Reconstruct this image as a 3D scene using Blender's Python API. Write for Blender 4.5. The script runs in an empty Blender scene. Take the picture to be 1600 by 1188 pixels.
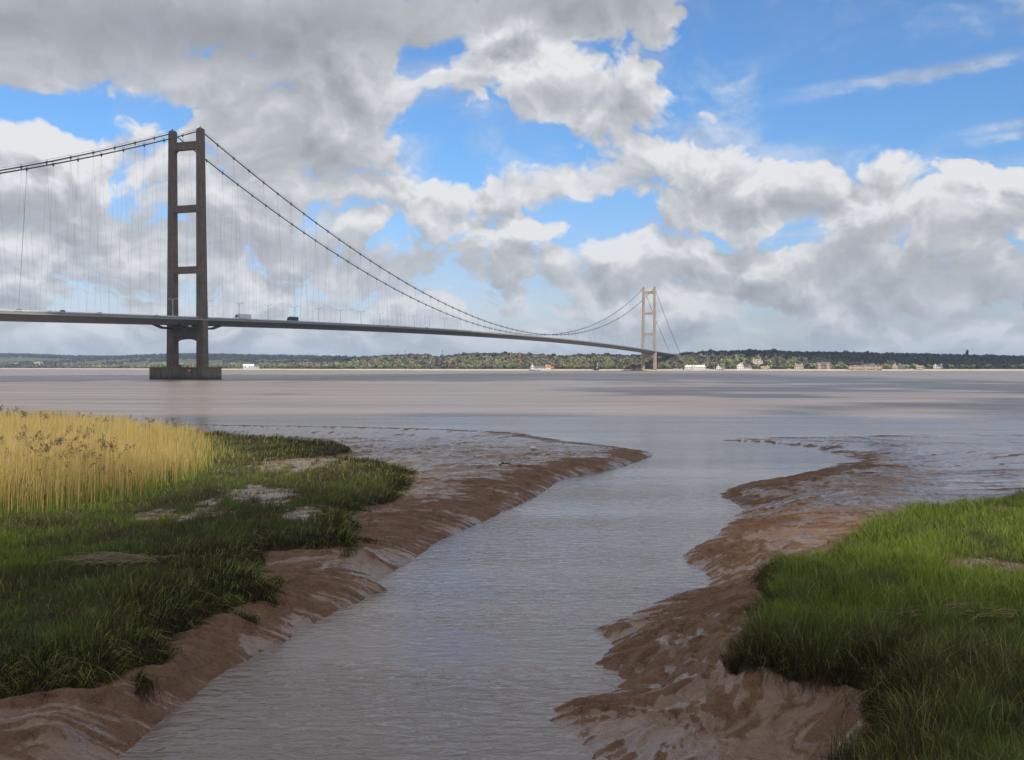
import bpy, math, random
import numpy as np
R = math.radians
SC = bpy.context.scene
COL = SC.collection

# ------------------------------------------------------------------ camera
CAM_H = 8.4
F = 1602.0                     # focal length in photo pixels (1600 wide)
HZ = 573.0                     # photo row of the horizon
cam_d = bpy.data.cameras.new("camera")
cam = bpy.data.objects.new("camera", cam_d)
COL.objects.link(cam)
cam.location = (0, 0, CAM_H)
cam.rotation_euler = (R(90 - 0.75), 0, 0)
cam_d.sensor_width = 36.0
cam_d.lens = 36.0 * F / 1600.0
cam_d.clip_start = 0.5
cam_d.clip_end = 40000
SC.camera = cam

# ------------------------------------------------------------------ sun, exposure
SUN_EL = R(42)
SUN_AZ = R(150)                # measured from +Y towards +X: behind the camera, to its right
SDIR = (math.sin(SUN_AZ) * math.cos(SUN_EL), math.cos(SUN_AZ) * math.cos(SUN_EL), math.sin(SUN_EL))
sun_d = bpy.data.lights.new("sun", 'SUN')
sun_d.energy = 3.6
sun_d.angle = R(0.5)
sun_d.color = (1.0, 0.94, 0.85)
sun = bpy.data.objects.new("sun", sun_d)
COL.objects.link(sun)
sun.rotation_euler = (R(90) - SUN_EL, 0, math.pi - SUN_AZ)
SC.view_settings.view_transform = 'Standard'
SC.view_settings.look = 'None'
SC.view_settings.exposure = 0.22
SC.view_settings.gamma = 1.0
SC.render.engine = 'CYCLES'
SC.cycles.max_bounces = 6
SC.cycles.diffuse_bounces = 2
SC.cycles.glossy_bounces = 3
SC.cycles.transmission_bounces = 2
SC.cycles.volume_bounces = 0
SC.cycles.use_denoising = True
SC.cycles.denoiser = 'OPENIMAGEDENOISE'
SC.cycles.denoising_input_passes = 'RGB_ALBEDO_NORMAL'
SC.cycles.denoising_prefilter = 'ACCURATE'
SC.cycles.use_adaptive_sampling = False
SC.cycles.filter_width = 1.5
SC.cycles.blur_glossy = 1.0
SC.cycles.sample_clamp_indirect = 4.0
SC.cycles.caustics_reflective = False
SC.cycles.caustics_refractive = False


# ------------------------------------------------------------------ node helpers
class G:
    """small helper to write node graphs as expressions"""
    def __init__(self, nt):
        self.nt = nt

    def node(self, typ, **kw):
        n = self.nt.nodes.new(typ)
        for k, v in kw.items():
            setattr(n, k, v)
        return n

    def put(self, sock, v):
        if v is None:
            return
        if hasattr(v, 'is_output'):
            self.nt.links.new(v, sock)
        else:
            sock.default_value = v

    def m(self, op, a, b=None, c=None, clamp=False):
        n = self.node('ShaderNodeMath', operation=op, use_clamp=clamp)
        for i, v in enumerate((a, b, c)):
            self.put(n.inputs[i], v)
        return n.outputs[0]

    def v(self, op, a, b=None, c=None, s=None):
        n = self.node('ShaderNodeVectorMath', operation=op)
        for i, x in enumerate((a, b, c)):
            self.put(n.inputs[i], x)
        if s is not None:
            self.put(n.inputs['Scale'], s)
        return n.outputs['Value'] if op in ('DOT_PRODUCT', 'LENGTH') else n.outputs[0]

    def comb(self, x, y, z):
        n = self.node('ShaderNodeCombineXYZ')
        for i, q in enumerate((x, y, z)):
            self.put(n.inputs[i], q)
        return n.outputs[0]

    def sep(self, a):
        n = self.node('ShaderNodeSeparateXYZ')
        self.put(n.inputs[0], a)
        return n.outputs

    def noise(self, vec, scale, detail=3.0, rough=0.5, dist=0.0, out=0, lac=2.0):
        n = self.node('ShaderNodeTexNoise')
        self.put(n.inputs['Vector'], vec)
        n.inputs['Scale'].default_value = scale
        n.inputs['Detail'].default_value = detail
        n.inputs['Roughness'].default_value = rough
        n.inputs['Lacunarity'].default_value = lac
        n.inputs['Distortion'].default_value = dist
        return n.outputs[out]

    def mix(self, f, a, b):
        n = self.node('ShaderNodeMix', data_type='RGBA')
        self.put(n.inputs[0], f)
        for i, q in ((6, a), (7, b)):
            if isinstance(q, tuple) and len(q) == 3:
                q = q + (1,)
            self.put(n.inputs[i], q)
        return n.outputs[2]

    def ss(self, x, lo, hi, a=0.0, b=1.0):
        n = self.node('ShaderNodeMapRange', interpolation_type='SMOOTHSTEP')
        for i, q in enumerate((x, lo, hi, a, b)):
            self.put(n.inputs[i], q)
        return n.outputs[0]

    def lin(self, x, lo, hi, a=0.0, b=1.0):
        n = self.node('ShaderNodeMapRange')
        for i, q in enumerate((x, lo, hi, a, b)):
            self.put(n.inputs[i], q)
        return n.outputs[0]

    def attr(self, name, out='Fac'):
        n = self.node('ShaderNodeAttribute', attribute_name=name)
        return n.outputs[out]


# ------------------------------------------------------------------ sky
def sky_uv(px, py):
    u = math.atan((px - 800) / F)
    return u, math.atan((HZ - py) / F * math.cos(u))


# (px, py, half width, half height, amount): where the sky of that day is clear / filled
HOLES = [(1390, 105, 250, 115, -1.0), (1190, 25, 90, 55, -.7), (1550, 185, 110, 50, -.8), (1255, 190, 110, 42, -.7),
         (690, 212, 72, 44, -.95), (835, 222, 50, 32, -.62), (645, 110, 40, 45, -.3), (718, 70, 22, 35, -.35),
         (90, 176, 75, 20, -.68), (255, 166, 55, 22, -.66), (-40, 180, 50, 28, -.5),
         (890, 322, 60, 22, -.55), (965, 345, 45, 16, -.45), (1215, 374, 120, 15, -.7), (15, 385, 50, 18, -.45),
         (270, 442, 50, 16, -.4), (515, 462, 50, 16, -.45), (1325, 270, 26, 28, -.3),
         (700, 270, 40, 20, -.25)]
FILLS = [(230, 50, 380, 75, .6), (880, 10, 270, 42, .55), (830, 115, 95, 62, .5), (935, 205, 52, 36, .55),
         (1000, 130, 70, 50, .35), (1140, 165, 42, 42, .55), (1140, 285, 150, 62, .6), (1490, 300, 110, 60, .55),
         (70, 235, 130, 40, .6), (470, 220, 120, 70, .5), (700, 320, 110, 36, .4), (1060, 230, 50, 40, .35),
         (560, 100, 60, 60, .3), (905, 275, 60, 30, .45), (610, 140, 60, 50, .5), (80, 325, 100, 36, .45), (375, 372, 90, 36, .45), (610, 325, 70, 26, .4), (180, 375, 80, 26, .4), (640, 300, 40, 20, .3), (1230, 440, 170, 36, .45), (1325, 335, 50, 50, .35), (1260, 300, 70, 36, .35), (1050, 425, 120, 26, .3)]
TONES = [(240, 50, 340, 60, -.62), (960, 8, 240, 30, -.42), (560, 30, 130, 40, -.28), (480, 235, 120, 55, -.25),
         (680, 412, 160, 26, -.32), (120, 350, 150, 24, -.3), (1450, 430, 170, 30, -.4), (880, 440, 60, 14, -.2),
         (1060, 330, 90, 18, -.25), (900, 150, 110, 20, -.2), (480, 395, 110, 22, -.25),
         (820, 95, 80, 42, .4), (60, 222, 90, 24, .5), (670, 300, 80, 28, .35), (820, 362, 60, 20, .45),
         (1480, 275, 90, 36, .42), (1140, 265, 110, 30, .25), (600, 100, 60, 50, .15), (100, 285, 140, 26, .3),
         (975, 388, 50, 18, .35), (1150, 135, 26, 18, .25), (930, 190, 36, 16, .15), (1180, 400, 60, 14, .15)]
SUN_ROT = SUN_AZ


def build_world():
    w = bpy.data.worlds.new("World")
    SC.world = w
    w.use_nodes = True
    nt = w.node_tree
    nt.nodes.clear()
    g = G(nt)
    out = g.node('ShaderNodeOutputWorld')
    sky = g.node('ShaderNodeTexSky', sky_type='NISHITA')
    sky.sun_disc = False
    sky.sun_elevation = SUN_EL
    sky.sun_rotation = SUN_ROT
    sky.air_density = 1.0
    sky.dust_density = 0.6
    sky.ozone_density = 2.0
    tc = g.node('ShaderNodeTexCoord')
    d = g.v('NORMALIZE', tc.outputs['Generated'])
    x, y, z = g.sep(d)
    az = g.m('ARCTAN2', x, y)
    el = g.m('ARCSINE', z)
    uv = g.comb(az, el, 0.0)

    # the cloud field as a node group: position on the sky in, thickness of cloud out
    gt = bpy.data.node_groups.new("cloud_field", 'ShaderNodeTree')
    gt.interface.new_socket("uv", in_out='INPUT', socket_type='NodeSocketVector')
    gt.interface.new_socket("thick", in_out='OUTPUT', socket_type='NodeSocketFloat')
    h = G(gt)
    gi = h.node('NodeGroupInput')
    go = h.node('NodeGroupOutput')
    p = gi.outputs[0]
    wn = h.noise(p, 9.0, 4.0, 0.55, out=1)
    wv = h.v('MULTIPLY', h.v('SUBTRACT', wn, (0.5, 0.5, 0.5)), (0.085, 0.06, 0.0))
    q = h.v('ADD', p, wv)
    acc = None
    for (cx, cy, rx, ry, a) in HOLES + FILLS:
        cu, cv = sky_uv(cx, cy)
        su, sv = F / rx, F / ry
        t = h.v('MULTIPLY_ADD', q, (su, sv, 0.0), (-cu * su, -cv * sv, 0.0))
        e = h.m('POWER', math.exp(-0.8), h.v('DOT_PRODUCT', t, t))
        acc = h.m('MULTIPLY_ADD', e, a, acc if acc is not None else 0.0)
    # finer structure: billows high up, flatter rows towards the horizon
    py_ = h.sep(p)
    # flatter rows towards the horizon
    qx = h.sep(q)
    fl = h.m('POWER', math.exp(-1.0), h.m('MULTIPLY', h.m('MAXIMUM', qx[1], -0.02), 14.0))
    qs = h.comb(qx[0], h.m('ADD', h.m('MULTIPLY', qx[1], 1.25), h.m('MULTIPLY', fl, -0.075)), 0.0)
    low = h.ss(py_[1], 0.06, 0.24, 1.0, 0.0)
    n1a = h.noise(qs, 9.5, 9.0, 0.58)
    n1b = h.noise(h.v('ADD', h.v('MULTIPLY', qs, (0.8, 1.0, 1.0)), (4.0, 2.0, 0.0)), 24.0, 6.0, 0.58)
    n1 = h.m('ADD', n1a, h.m('MULTIPLY', h.m('SUBTRACT', n1b, 0.5), h.m('MULTIPLY_ADD', low, 0.45, 0.05)))
    vo = h.node('ShaderNodeTexVoronoi', feature='F1')
    h.put(vo.inputs['Vector'], h.v('ADD', qs, h.v('MULTIPLY', wn, (0.05, 0.05, 0.0))))
    vo.inputs['Scale'].default_value = 17.5
    vo.inputs['Detail'].default_value = 3.0
    vo.inputs['Roughness'].default_value = 0.5
    puff = h.m('SUBTRACT', 0.63, vo.outputs['Distance'])
    nn = h.m('MULTIPLY_ADD', puff, h.m('MULTIPLY_ADD', low, 0.25, 0.95), h.m('MULTIPLY', h.m('SUBTRACT', n1, 0.5), 1.45))
    thick = h.m('ADD', acc, h.m('ADD', h.m('ADD', nn, h.ss(py_[1], 0.36, 0.50, 0.0, 0.55)), h.m('MULTIPLY_ADD', low, 0.36, 0.44)))
    gt.links.new(thick, go.inputs[0])
    gt.interface.new_socket("billow", in_out='OUTPUT', socket_type='NodeSocketFloat')
    gt.links.new(nn, go.inputs[1])

    def field(vec):
        n = g.node('ShaderNodeGroup')
        n.node_tree = gt
        g.put(n.inputs[0], vec)
        return n.outputs[0], n.outputs[1]
    d0, b0 = field(uv)
    d1, b1 = field(g.v('ADD', uv, (0.006, 0.018, 0.0)))
    cover = g.ss(d0, -0.07, 0.32)
    # tops and sides that face the light are white, thick undersides grey
    edge = g.m('ADD', g.m('MULTIPLY', g.m('SUBTRACT', d0, d1), 0.30), g.m('MULTIPLY', g.m('SUBTRACT', b0, b1), 0.56))
    tone = None
    for (cx, cy, rx, ry, a) in TONES:
        cu, cv = sky_uv(cx, cy)
        su, sv = F / rx, F / ry
        t = g.v('MULTIPLY_ADD', uv, (su, sv, 0.0), (-cu * su, -cv * sv, 0.0))
        e = g.m('POWER', math.exp(-0.8), g.v('DOT_PRODUCT', t, t))
        tone = g.m('MULTIPLY_ADD', e, a, tone if tone is not None else 0.0)
    thin = g.ss(d0, 0.05, 0.9, 0.16, -0.10)
    lum = g.m('ADD', g.m('MULTIPLY_ADD', g.m('MULTIPLY', edge, g.m('MAXIMUM', g.m('MULTIPLY_ADD', tone, 1.15, 1.0), 0.25)), 1.02, 0.60), g.m('ADD', tone, thin))
    lum = g.m('DIVIDE', g.m('ADD', lum, 0.40), 1.45, clamp=True)
    ramp = g.node('ShaderNodeValToRGB')
    ramp.color_ramp.elements[0].position = 0.0
    ramp.color_ramp.elements[0].color = (0.215, 0.22, 0.24, 1)
    ramp.color_ramp.elements[1].position = 1.0
    ramp.color_ramp.elements[1].color = (0.72, 0.722, 0.73, 1)
    e2 = ramp.color_ramp.elements.new(0.62)
    e2.color = (0.455, 0.468, 0.495, 1)
    g.put(ramp.inputs[0], lum)
    # wisps of high cloud
    wisp = 0.0
    for (cx, cy, rx, ry, sl, a) in [(1470, 113, 150, 7.5, -0.095, .62), (1340, 127, 70, 4, -0.08, .35), (1580, 194, 60, 5, -0.1, .45),
                                    (1585, 213, 60, 6, -0.05, .5), (880, 313, 30, 5, 0.0, .5), (1250, 366, 90, 5, 0.0, .4)]:
        cu, cv = sky_uv(cx, cy)
        wn2 = g.noise(g.v('MULTIPLY', uv, (1.0, 2.5, 1.0)), 30.0, 5.0, 0.6)
        vv = g.m('ADD', g.m('SUBTRACT', el, cv), g.m('MULTIPLY', g.m('SUBTRACT', az, cu), sl))
        vv = g.m('ADD', vv, g.m('MULTIPLY', g.m('SUBTRACT', wn2, 0.5), 0.014))
        t = g.comb(g.m('MULTIPLY', g.m('SUBTRACT', az, cu), F / rx), g.m('MULTIPLY', vv, F / ry), 0.0)
        e = g.m('POWER', math.exp(-0.8), g.v('DOT_PRODUCT', t, t))
        wisp = g.m('MULTIPLY_ADD', g.m('MULTIPLY', e, g.ss(wn2, 0.2, 0.6)), a, wisp)
    bg_sky = g.node('ShaderNodeBackground')
    tint = g.mix(g.ss(el, 0.03, 0.22), (0.72, 0.73, 0.90), (0.57, 0.85, 1.12))
    skc = g.v('MULTIPLY', sky.outputs[0], tint)
    g.put(bg_sky.inputs[0], skc)
    bg_sky.inputs[1].default_value = 0.12
    bg_cl = g.node('ShaderNodeBackground')
    # distant cloud takes the tone of the air
    far = g.m('POWER', math.exp(-1.0), g.m('MULTIPLY', g.m('MAXIMUM', el, 0.0), 26.0))
    ccol = g.mix(g.m('MULTIPLY', far, 0.62), ramp.outputs[0], (0.42, 0.505, 0.63))
    g.put(bg_cl.inputs[0], ccol)
    mx = g.node('ShaderNodeMixShader')
    cov = g.m('MAXIMUM', g.m('MULTIPLY', cover, 0.97), wisp)
    vn = g.noise(g.v('MULTIPLY', uv, (1.0, 2.2, 1.0)), 7.0, 6.0, 0.6, 0.6)
    veil = g.m('MULTIPLY', g.ss(vn, 0.42, 0.74), g.ss(d0, -0.95, -0.1, 0.10, 0.62))
    cov = g.m('MAXIMUM', cov, veil)
    cov = g.m('MAXIMUM', cov, g.m('MULTIPLY', far, 0.9))
    g.put(mx.inputs[0], cov)
    nt.links.new(bg_sky.outputs[0], mx.inputs[1])
    nt.links.new(bg_cl.outputs[0], mx.inputs[2])
    nt.links.new(mx.outputs[0], out.inputs[0])
    w.cycles.sampling_method = 'MANUAL'
    w.cycles.sample_map_resolution = 512


build_world()


# ------------------------------------------------------------------ numpy noise
def _hash(ix, iy, seed):
    h = (ix.astype(np.int64) * 374761393 + iy.astype(np.int64) * 668265263 + seed * 1442695041) & 0xFFFFFFFF
    h = ((h ^ (h >> 13)) * 1274126177) & 0xFFFFFFFF
    return (h ^ (h >> 16)) & 0xFFFFFFFF


def pn(x, y, seed=0):
    """gradient noise, about -0.7..0.7"""
    xi = np.floor(x); yi = np.floor(y)
    fx = x - xi; fy = y - yi
    def gr(ix, iy, dx, dy):
        a = _hash(ix, iy, seed) * (2 * math.pi / 4294967296.0)
        return np.cos(a) * dx + np.sin(a) * dy
    u = fx * fx * fx * (fx * (fx * 6 - 15) + 10)
    v = fy * fy * fy * (fy * (fy * 6 - 15) + 10)
    a = gr(xi, yi, fx, fy); b = gr(xi + 1, yi, fx - 1, fy)
    c = gr(xi, yi + 1, fx, fy - 1); d = gr(xi + 1, yi + 1, fx - 1, fy - 1)
    return (a + (b - a) * u) * (1 - v) + (c + (d - c) * u) * v


def fbm(x, y, seed=0, o=4, rough=0.5):
    s = 0; a = 1.0; f = 1.0
    for i in range(o):
        s = s + a * pn(x * f, y * f, seed + 17 * i)
        a *= rough; f *= 2.03
    return s


def sst(x, lo, hi):
    t = np.clip((x - lo) / (hi - lo), 0, 1)
    return t * t * (3 - 2 * t)


def gp(px, py, z=0.0):
    """the ground point at height z that shows at a pixel of the photograph"""
    y = (CAM_H - z) * F / (py - HZ)
    return ((px - 800) / F * y, y)


def catmull(P, n=6):
    P = [np.array(p, float) for p in P]
    o = []
    for i in range(len(P) - 1):
        a = P[max(i - 1, 0)]; b = P[i]; c = P[i + 1]; d = P[min(i + 2, len(P) - 1)]
        for k in range(n):
            t = k / n
            o.append(0.5 * (2 * b + (c - a) * t + (2 * a - 5 * b + 4 * c - d) * t * t + (3 * b - a - 3 * c + d) * t ** 3))
    o.append(P[-1])
    return np.array(o)


def polydist(X, Y, L):
    """distance to a polyline and arc length of the nearest point"""
    best = np.full(X.shape, 1e9); arc = np.zeros(X.shape); s0 = 0.0
    for i in range(len(L) - 1):
        ax, ay = L[i]; bx, by = L[i + 1]
        dx, dy = bx - ax, by - ay
        l2 = dx * dx + dy * dy + 1e-12
        t = np.clip(((X - ax) * dx + (Y - ay) * dy) / l2, 0, 1)
        dd = (X - ax - t * dx) ** 2 + (Y - ay - t * dy) ** 2
        k = dd < best
        best[k] = dd[k]
        arc[k] = s0 + t[k] * math.sqrt(l2)
        s0 += math.sqrt(l2)
    return np.sqrt(best), arc


def inside(X, Y, P):
    r = np.zeros(X.shape, bool)
    n = len(P); j = n - 1
    for i in range(n):
        xi, yi = P[i]; xj, yj = P[j]
        if yi != yj:
            c = ((yi > Y) != (yj > Y)) & (X < (xj - xi) * (Y - yi) / (yj - yi) + xi)
            r ^= c
        j = i
    return r


# ------------------------------------------------------------------ shape of the creek and its banks
LW = [(-9.3, 3), (-9.0, 14)] + [gp(*p) for p in [(185, 1188), (240, 1140), (300, 1096), (378, 1040), (450, 1004), (500, 972), (545, 951),
      (592, 930), (612, 925), (594, 910), (610, 897), (640, 882), (668, 862), (690, 846), (735, 826), (752, 818), (800, 796),
      (840, 776), (858, 765), (868, 757), (893, 746), (940, 738), (985, 727), (1016, 715)]] + [(13.6, 98), (12.5, 104), (9.0, 112), (4.0, 122), (-2, 134), (-30, 146), (-90, 155), (-220, 160)]
RW = [(1.2, 3), (1.6, 14), (1.7, 20)] + [gp(*p) for p in [(858, 1150), (850, 1112), (880, 1095), (960, 1072), (950, 1052), (921, 1036), (950, 1012), (930, 992), (912, 984), (960, 966),
      (1000, 948), (1050, 930), (1094, 917), (1100, 903), (1078, 885), (1060, 870), (1095, 848), (1120, 830), (1140, 812), (1152, 794), (1120, 772),
      (1165, 755), (1240, 742), (1290, 729), (1312, 716), (1270, 703), (1190, 694), (1120, 688)]] + [(30, 122), (60, 128), (120, 122), (220, 118)]
LM = [(-40, 4), (-15.5, 5), (-14.0, 13)] + [gp(px, py, z) for px, py, z in [(-60, 1062, 1.5), (0, 1040, 1.5), (45, 1070, 1.5), (82, 1090, 1.5), (92, 1050, 1.5), (135, 1024, 1.5), (165, 1030, 1.5), (215, 1006, 1.5), (268, 990, 1.5),
      (300, 950, 1.5), (330, 938, 1.5), (380, 915, 1.5), (432, 893, 1.5), (410, 862, 1.5), (425, 840, 1.45), (495, 838, 1.4), (553, 838, 1.35), (560, 815, 1.3), (545, 795, 1.25), (600, 775, 1.2), (625, 755, 1.15), (638, 735, 1.1),
      (600, 718, 1.05), (530, 712, 1.0), (470, 712, 1.0), (545, 697, 0.95), (510, 688, 0.9), (400, 680, 0.9), (300, 673, 0.9), (150, 668, 0.9), (0, 662, 0.9)]] + [(-130, 125), (-220, 128)]
RM = [(60, 4), (4.5, 5), (4.9, 14)] + [gp(px, py, z) for px, py, z in [(1290, 1190, 1.6), (1310, 1140, 1.6), (1340, 1092, 1.6), (1350, 1052, 1.6), (1330, 1030, 1.6), (1240, 1018, 1.6), (1140, 1006, 1.6),
      (1136, 985, 1.6), (1150, 962, 1.6), (1185, 945, 1.6), (1196, 930, 1.6), (1180, 912, 1.6), (1180, 890, 1.55), (1205, 874, 1.55), (1262, 862, 1.5), (1320, 836, 1.4), (1340, 822, 1.3), (1390, 800, 1.3), (1450, 792, 1.25), (1530, 782, 1.2), (1600, 771, 1.15)]] + [(40, 64), (70, 72), (200, 80)]
LWs, RWs = catmull(LW, 5), catmull(RW, 5)
LMs, RMs = catmull(LM, 5), catmull(RM, 5)
LW_POLY = np.vstack([LWs, [[-260, 160], [-260, 3]]])
RW_POLY = np.vstack([RWs, [[260, 118], [260, 3]]])
LM_POLY = np.vstack([LMs, [[-240, 128], [-240, 4]]])
RM_POLY = np.vstack([RMs, [[220, 80], [220, 4]]])
BARE = [(405, 772, 66, 17, 1.4), (285, 800, 60, 11, 1.45), (470, 722, 60, 14, 1.1), (500, 860, 50, 20, 1.3), (455, 868, 40, 18, 1.3), (1545, 882, 48, 18, 1.6), (1560, 792, 40, 6, 1.4), (480, 800, 40, 12, 1.3)]


# flat wet places on the mud: px, py, half width, half height, level
WETS = [(1225, 802, 95, 11, .3), (1175, 842, 95, 12, .35), (1310, 782, 70, 8, .3), (1195, 772, 50, 7, .2), (1010, 1128, 150, 32, .15), (1190, 1098, 120, 22, .3), (1060, 1072, 70, 11, .3),
        (1100, 1168, 130, 26, .2), (1060, 1000, 60, 10, .5), (1020, 1040, 60, 9, .35), (1150, 880, 50, 9, .5),
        (760, 704, 120, 12, .6), (890, 700, 60, 8, .4), (690, 735, 60, 10, .8), (560, 868, 60, 13, .9), (620, 900, 40, 8, .4), (660, 775, 40, 9, .8), (470, 950, 30, 10, .7), (400, 990, 30, 12, .6), (640, 700, 120, 10, .5)]


def ground(X, Y):
    """height of the banks, how far into the marsh (m), wetness and the bare patches"""
    X = X + 0.18 * pn(X * 0.9, Y * 0.6, 5); Y = Y + 0.3 * pn(X * 0.7 + 9, Y * 0.5, 6)
    Z = np.full(X.shape, -2.0); MS = np.full(X.shape, -9.0); WET = np.zeros(X.shape); EDGE = np.full(X.shape, 9.0)
    for side, WL, WP, ML, MP in ((0, LWs, LW_POLY, LMs, LM_POLY), (1, RWs, RW_POLY, RMs, RM_POLY)):
        land = inside(X, Y, WP)
        dw, arc = polydist(X, Y, WL)
        dm, _ = polydist(X, Y, ML)
        sm = inside(X, Y, MP)
        dws = np.where(land, dw, -dw)
        dms = np.where(sm, dm, -dm)
        t = np.clip(dw / (dw + dm + 1e-6), 0, 1)
        if side == 0:
            crest = np.interp(Y, [0, 45, 60, 75, 95, 110, 135, 165], [0.95, 0.95, 0.95, 0.85, 0.62, 0.30, 0.12, 0.02])
            ztop = np.interp(Y, [0, 45, 70, 100, 130], [1.5, 1.4, 1.1, 0.9, 0.8])
            w = np.interp(Y, [0, 60, 85, 100, 115], [1.3, 1.5, 1.0, 1.4, 6.0])
        else:
            crest = np.interp(Y, [0, 22, 30, 45, 60, 80, 95, 120], [0.10, 0.14, 0.58, 0.75, 0.5, 0.42, 0.10, 0.02])
            ztop = np.interp(Y, [0, 35, 50, 70, 100], [1.6, 1.55, 1.3, 1.1, 0.9])
            crest = crest * (1 - (1 - sst(X / np.maximum(Y, 1), 0.43, 0.34)) * sst(Y, 56, 64) * 0.97)
            w = np.interp(Y, [0, 30, 60, 80, 110], [2.2, 2.0, 2.4, 2.5, 6.0])
        lowmud = crest * (1 - np.exp(-dw / w))
                # the slope leans up to the foot of the turf
        low_ = sst(Y, 27, 21) * side
        up = sst(t, 0.35 + 0.40 * low_, 1.0)
        nearm = np.exp(-dm / 3.0)
        z = lowmud + (ztop - 0.58 - lowmud) * up * nearm
        # rills that run down to the water, and soft lumps between them
        sk = arc + (0.45 if side == 0 else -0.7) * dw
        big = fbm(X * 0.22, Y * 0.16, 31 + side, 3)
        r1 = np.abs(pn(sk * 1.15 + 0.7 * pn(X * 0.5, Y * 0.5, 3), dw * 0.10, 41 + side)) ** 0.75
        r2 = np.abs(pn(sk * 2.9 + 0.9 * pn(X * 0.9, Y * 0.9, 4), dw * 0.16, 43 + side)) ** 0.75
        r3 = fbm(sk * 4.2, dw * 0.9, 47 + side, 3)
        amp = np.clip(dw / 1.2, 0.25, 1.0) * np.interp(Y, [0, 80, 110, 140], [1, 1, 0.5, 0.15]) * (1 - 0.62 * low_)
        if side == 1:
            amp = amp * 1.15 * (1 - 0.75 * (1 - sst(X / np.maximum(Y, 1), 0.43, 0.34)) * sst(Y, 56, 64))
        z = z + amp * (0.44 * (r1 - 0.34) + 0.19 * (r2 - 0.34) + 0.05 * r3 + 0.12 * big)
        z = z + 0.034 * fbm(X * 2.4, Y * 2.4, 51, 4, 0.6) * np.clip(1.5 - Y / 90, 0.2, 1)
        wet = 0.86 - 2.0 * (r1 - 0.20) - 1.5 * (r2 - 0.20) + 0.75 * fbm(X * 0.30, Y * 0.16, 61 + side, 4) + 0.5 * r3
        flat = sst(dw, 1.5, 5.0) * (1 - 0.75 * nearm)
        wet = wet - 0.60 + np.interp(Y, [20, 36, 50], [0.35, 0.7, 1.0]) * flat + 0.25 * low_ * sst(t, 0.95, 0.6)
        zmud = np.where(land, z, -0.25 - 0.5 * np.minimum(dw, 3))
        zmud = np.where(land, zmud - 0.10 * np.exp(-dw / 0.25), zmud)
        # turf on top, with a ragged step at its edge
        rag = dms - np.where(side == 0, np.interp(Y, [20, 50, 75], [0.85, 0.5, 0.2]), np.interp(Y, [15, 40, 60], [0.55, 0.4, 0.2])) + 0.75 * fbm(X * 0.45, Y * 0.40, 71, 4)
        stp = sst(rag, -0.28, 0.22)
        zm = ztop + 0.20 * fbm(X * 0.28, Y * 0.25, 81, 3) + 0.10 * fbm(X * 1.2, Y * 1.2, 83, 3) - 0.32 * np.exp(-np.maximum(rag, 0) / 1.2)
        zs = zmud + (zm - zmud) * stp
        zs = np.where(land | sm, zs, zmud)
        k = land | sm | (zs > Z)
        upd = np.where(land | sm, True, False)
        Z = np.where(upd, zs, np.maximum(Z, np.where(land, zs, -0.25 - 0.5 * np.minimum(dw, 3))))
        MS = np.where(upd, rag, MS)
        EDGE = np.where(upd, np.abs(dms), EDGE)
        WET = np.where(upd, wet, WET)
    for (cx, cy, rx, ry, zz) in WETS:
        a, b = gp(cx, cy, zz)
        w_ = rx * b / F; l_ = ry * b * b / (F * (CAM_H - zz))
        q = ((X - a) / w_) ** 2 + ((Y - b) / l_) ** 2
        k = q < 4
        m_ = np.exp(-1.2 * q[k]) * (0.55 + 1.9 * fbm(X[k] * 1.5, Y[k] * 0.5, 95, 4, 0.65))
        WET[k] = WET[k] + 1.0 * np.clip(m_, 0, 1)
    # outer flats: barely above the water, streaked
    bare = np.zeros(X.shape)
    for (cx, cy, rx, ry, zz) in BARE:
        a, b = gp(cx, cy, zz)
        w_ = rx * b / F; l_ = ry * b * b / (F * (CAM_H - zz))
        q = ((X - a) / w_) ** 2 + ((Y - b) / l_) ** 2 + 1.9 * fbm(X * 0.9, Y * 0.35, 91, 4, 0.6)
        bare = np.maximum(bare, 1 - sst(q, 0.6, 1.3))
    return Z, MS, WET, EDGE, bare


# ------------------------------------------------------------------ mesh helpers
def mesh_np(name, V, Fq, m=None, parent=None, smooth=False, attrs=None):
    me = bpy.data.meshes.new(name)
    V = np.asarray(V, np.float32); Fq = np.asarray(Fq, np.int32)
    n = Fq.shape[1]
    me.vertices.add(len(V)); me.vertices.foreach_set("co", V.ravel())
    me.loops.add(Fq.size); me.loops.foreach_set("vertex_index", Fq.ravel())
    me.polygons.add(len(Fq))
    me.polygons.foreach_set("loop_start", np.arange(0, Fq.size, n, dtype=np.int32))
    me.polygons.foreach_set("loop_total", np.full(len(Fq), n, np.int32))
    if smooth:
        me.polygons.foreach_set("use_smooth", np.ones(len(Fq), bool))
    for k, a in (attrs or {}).items():
        at = me.attributes.new(k, 'FLOAT', 'POINT')
        at.data.foreach_set("value", np.asarray(a, np.float32).ravel())
    me.update(calc_edges=True)
    o = bpy.data.objects.new(name, me)
    COL.objects.link(o)
    if m:
        me.materials.append(m)
    if parent:
        o.parent = parent
    return o


def tag(o, label=None, cat=None, group=None, kind=None):
    for k, v in (("label", label), ("category", cat), ("group", group), ("kind", kind)):
        if v:
            o[k] = v
    return o


def empty(name, loc=(0, 0, 0), rz=0.0):
    o = bpy.data.objects.new(name, None)
    COL.objects.link(o)
    o.location = loc
    o.rotation_euler = (0, 0, rz)
    o.empty_display_size = 1.0
    return o


# ------------------------------------------------------------------ materials
def new_mat(name):
    m = bpy.data.materials.new(name)
    m.use_nodes = True
    nt = m.node_tree
    return m, G(nt), nt.nodes['Principled BSDF']


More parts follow.
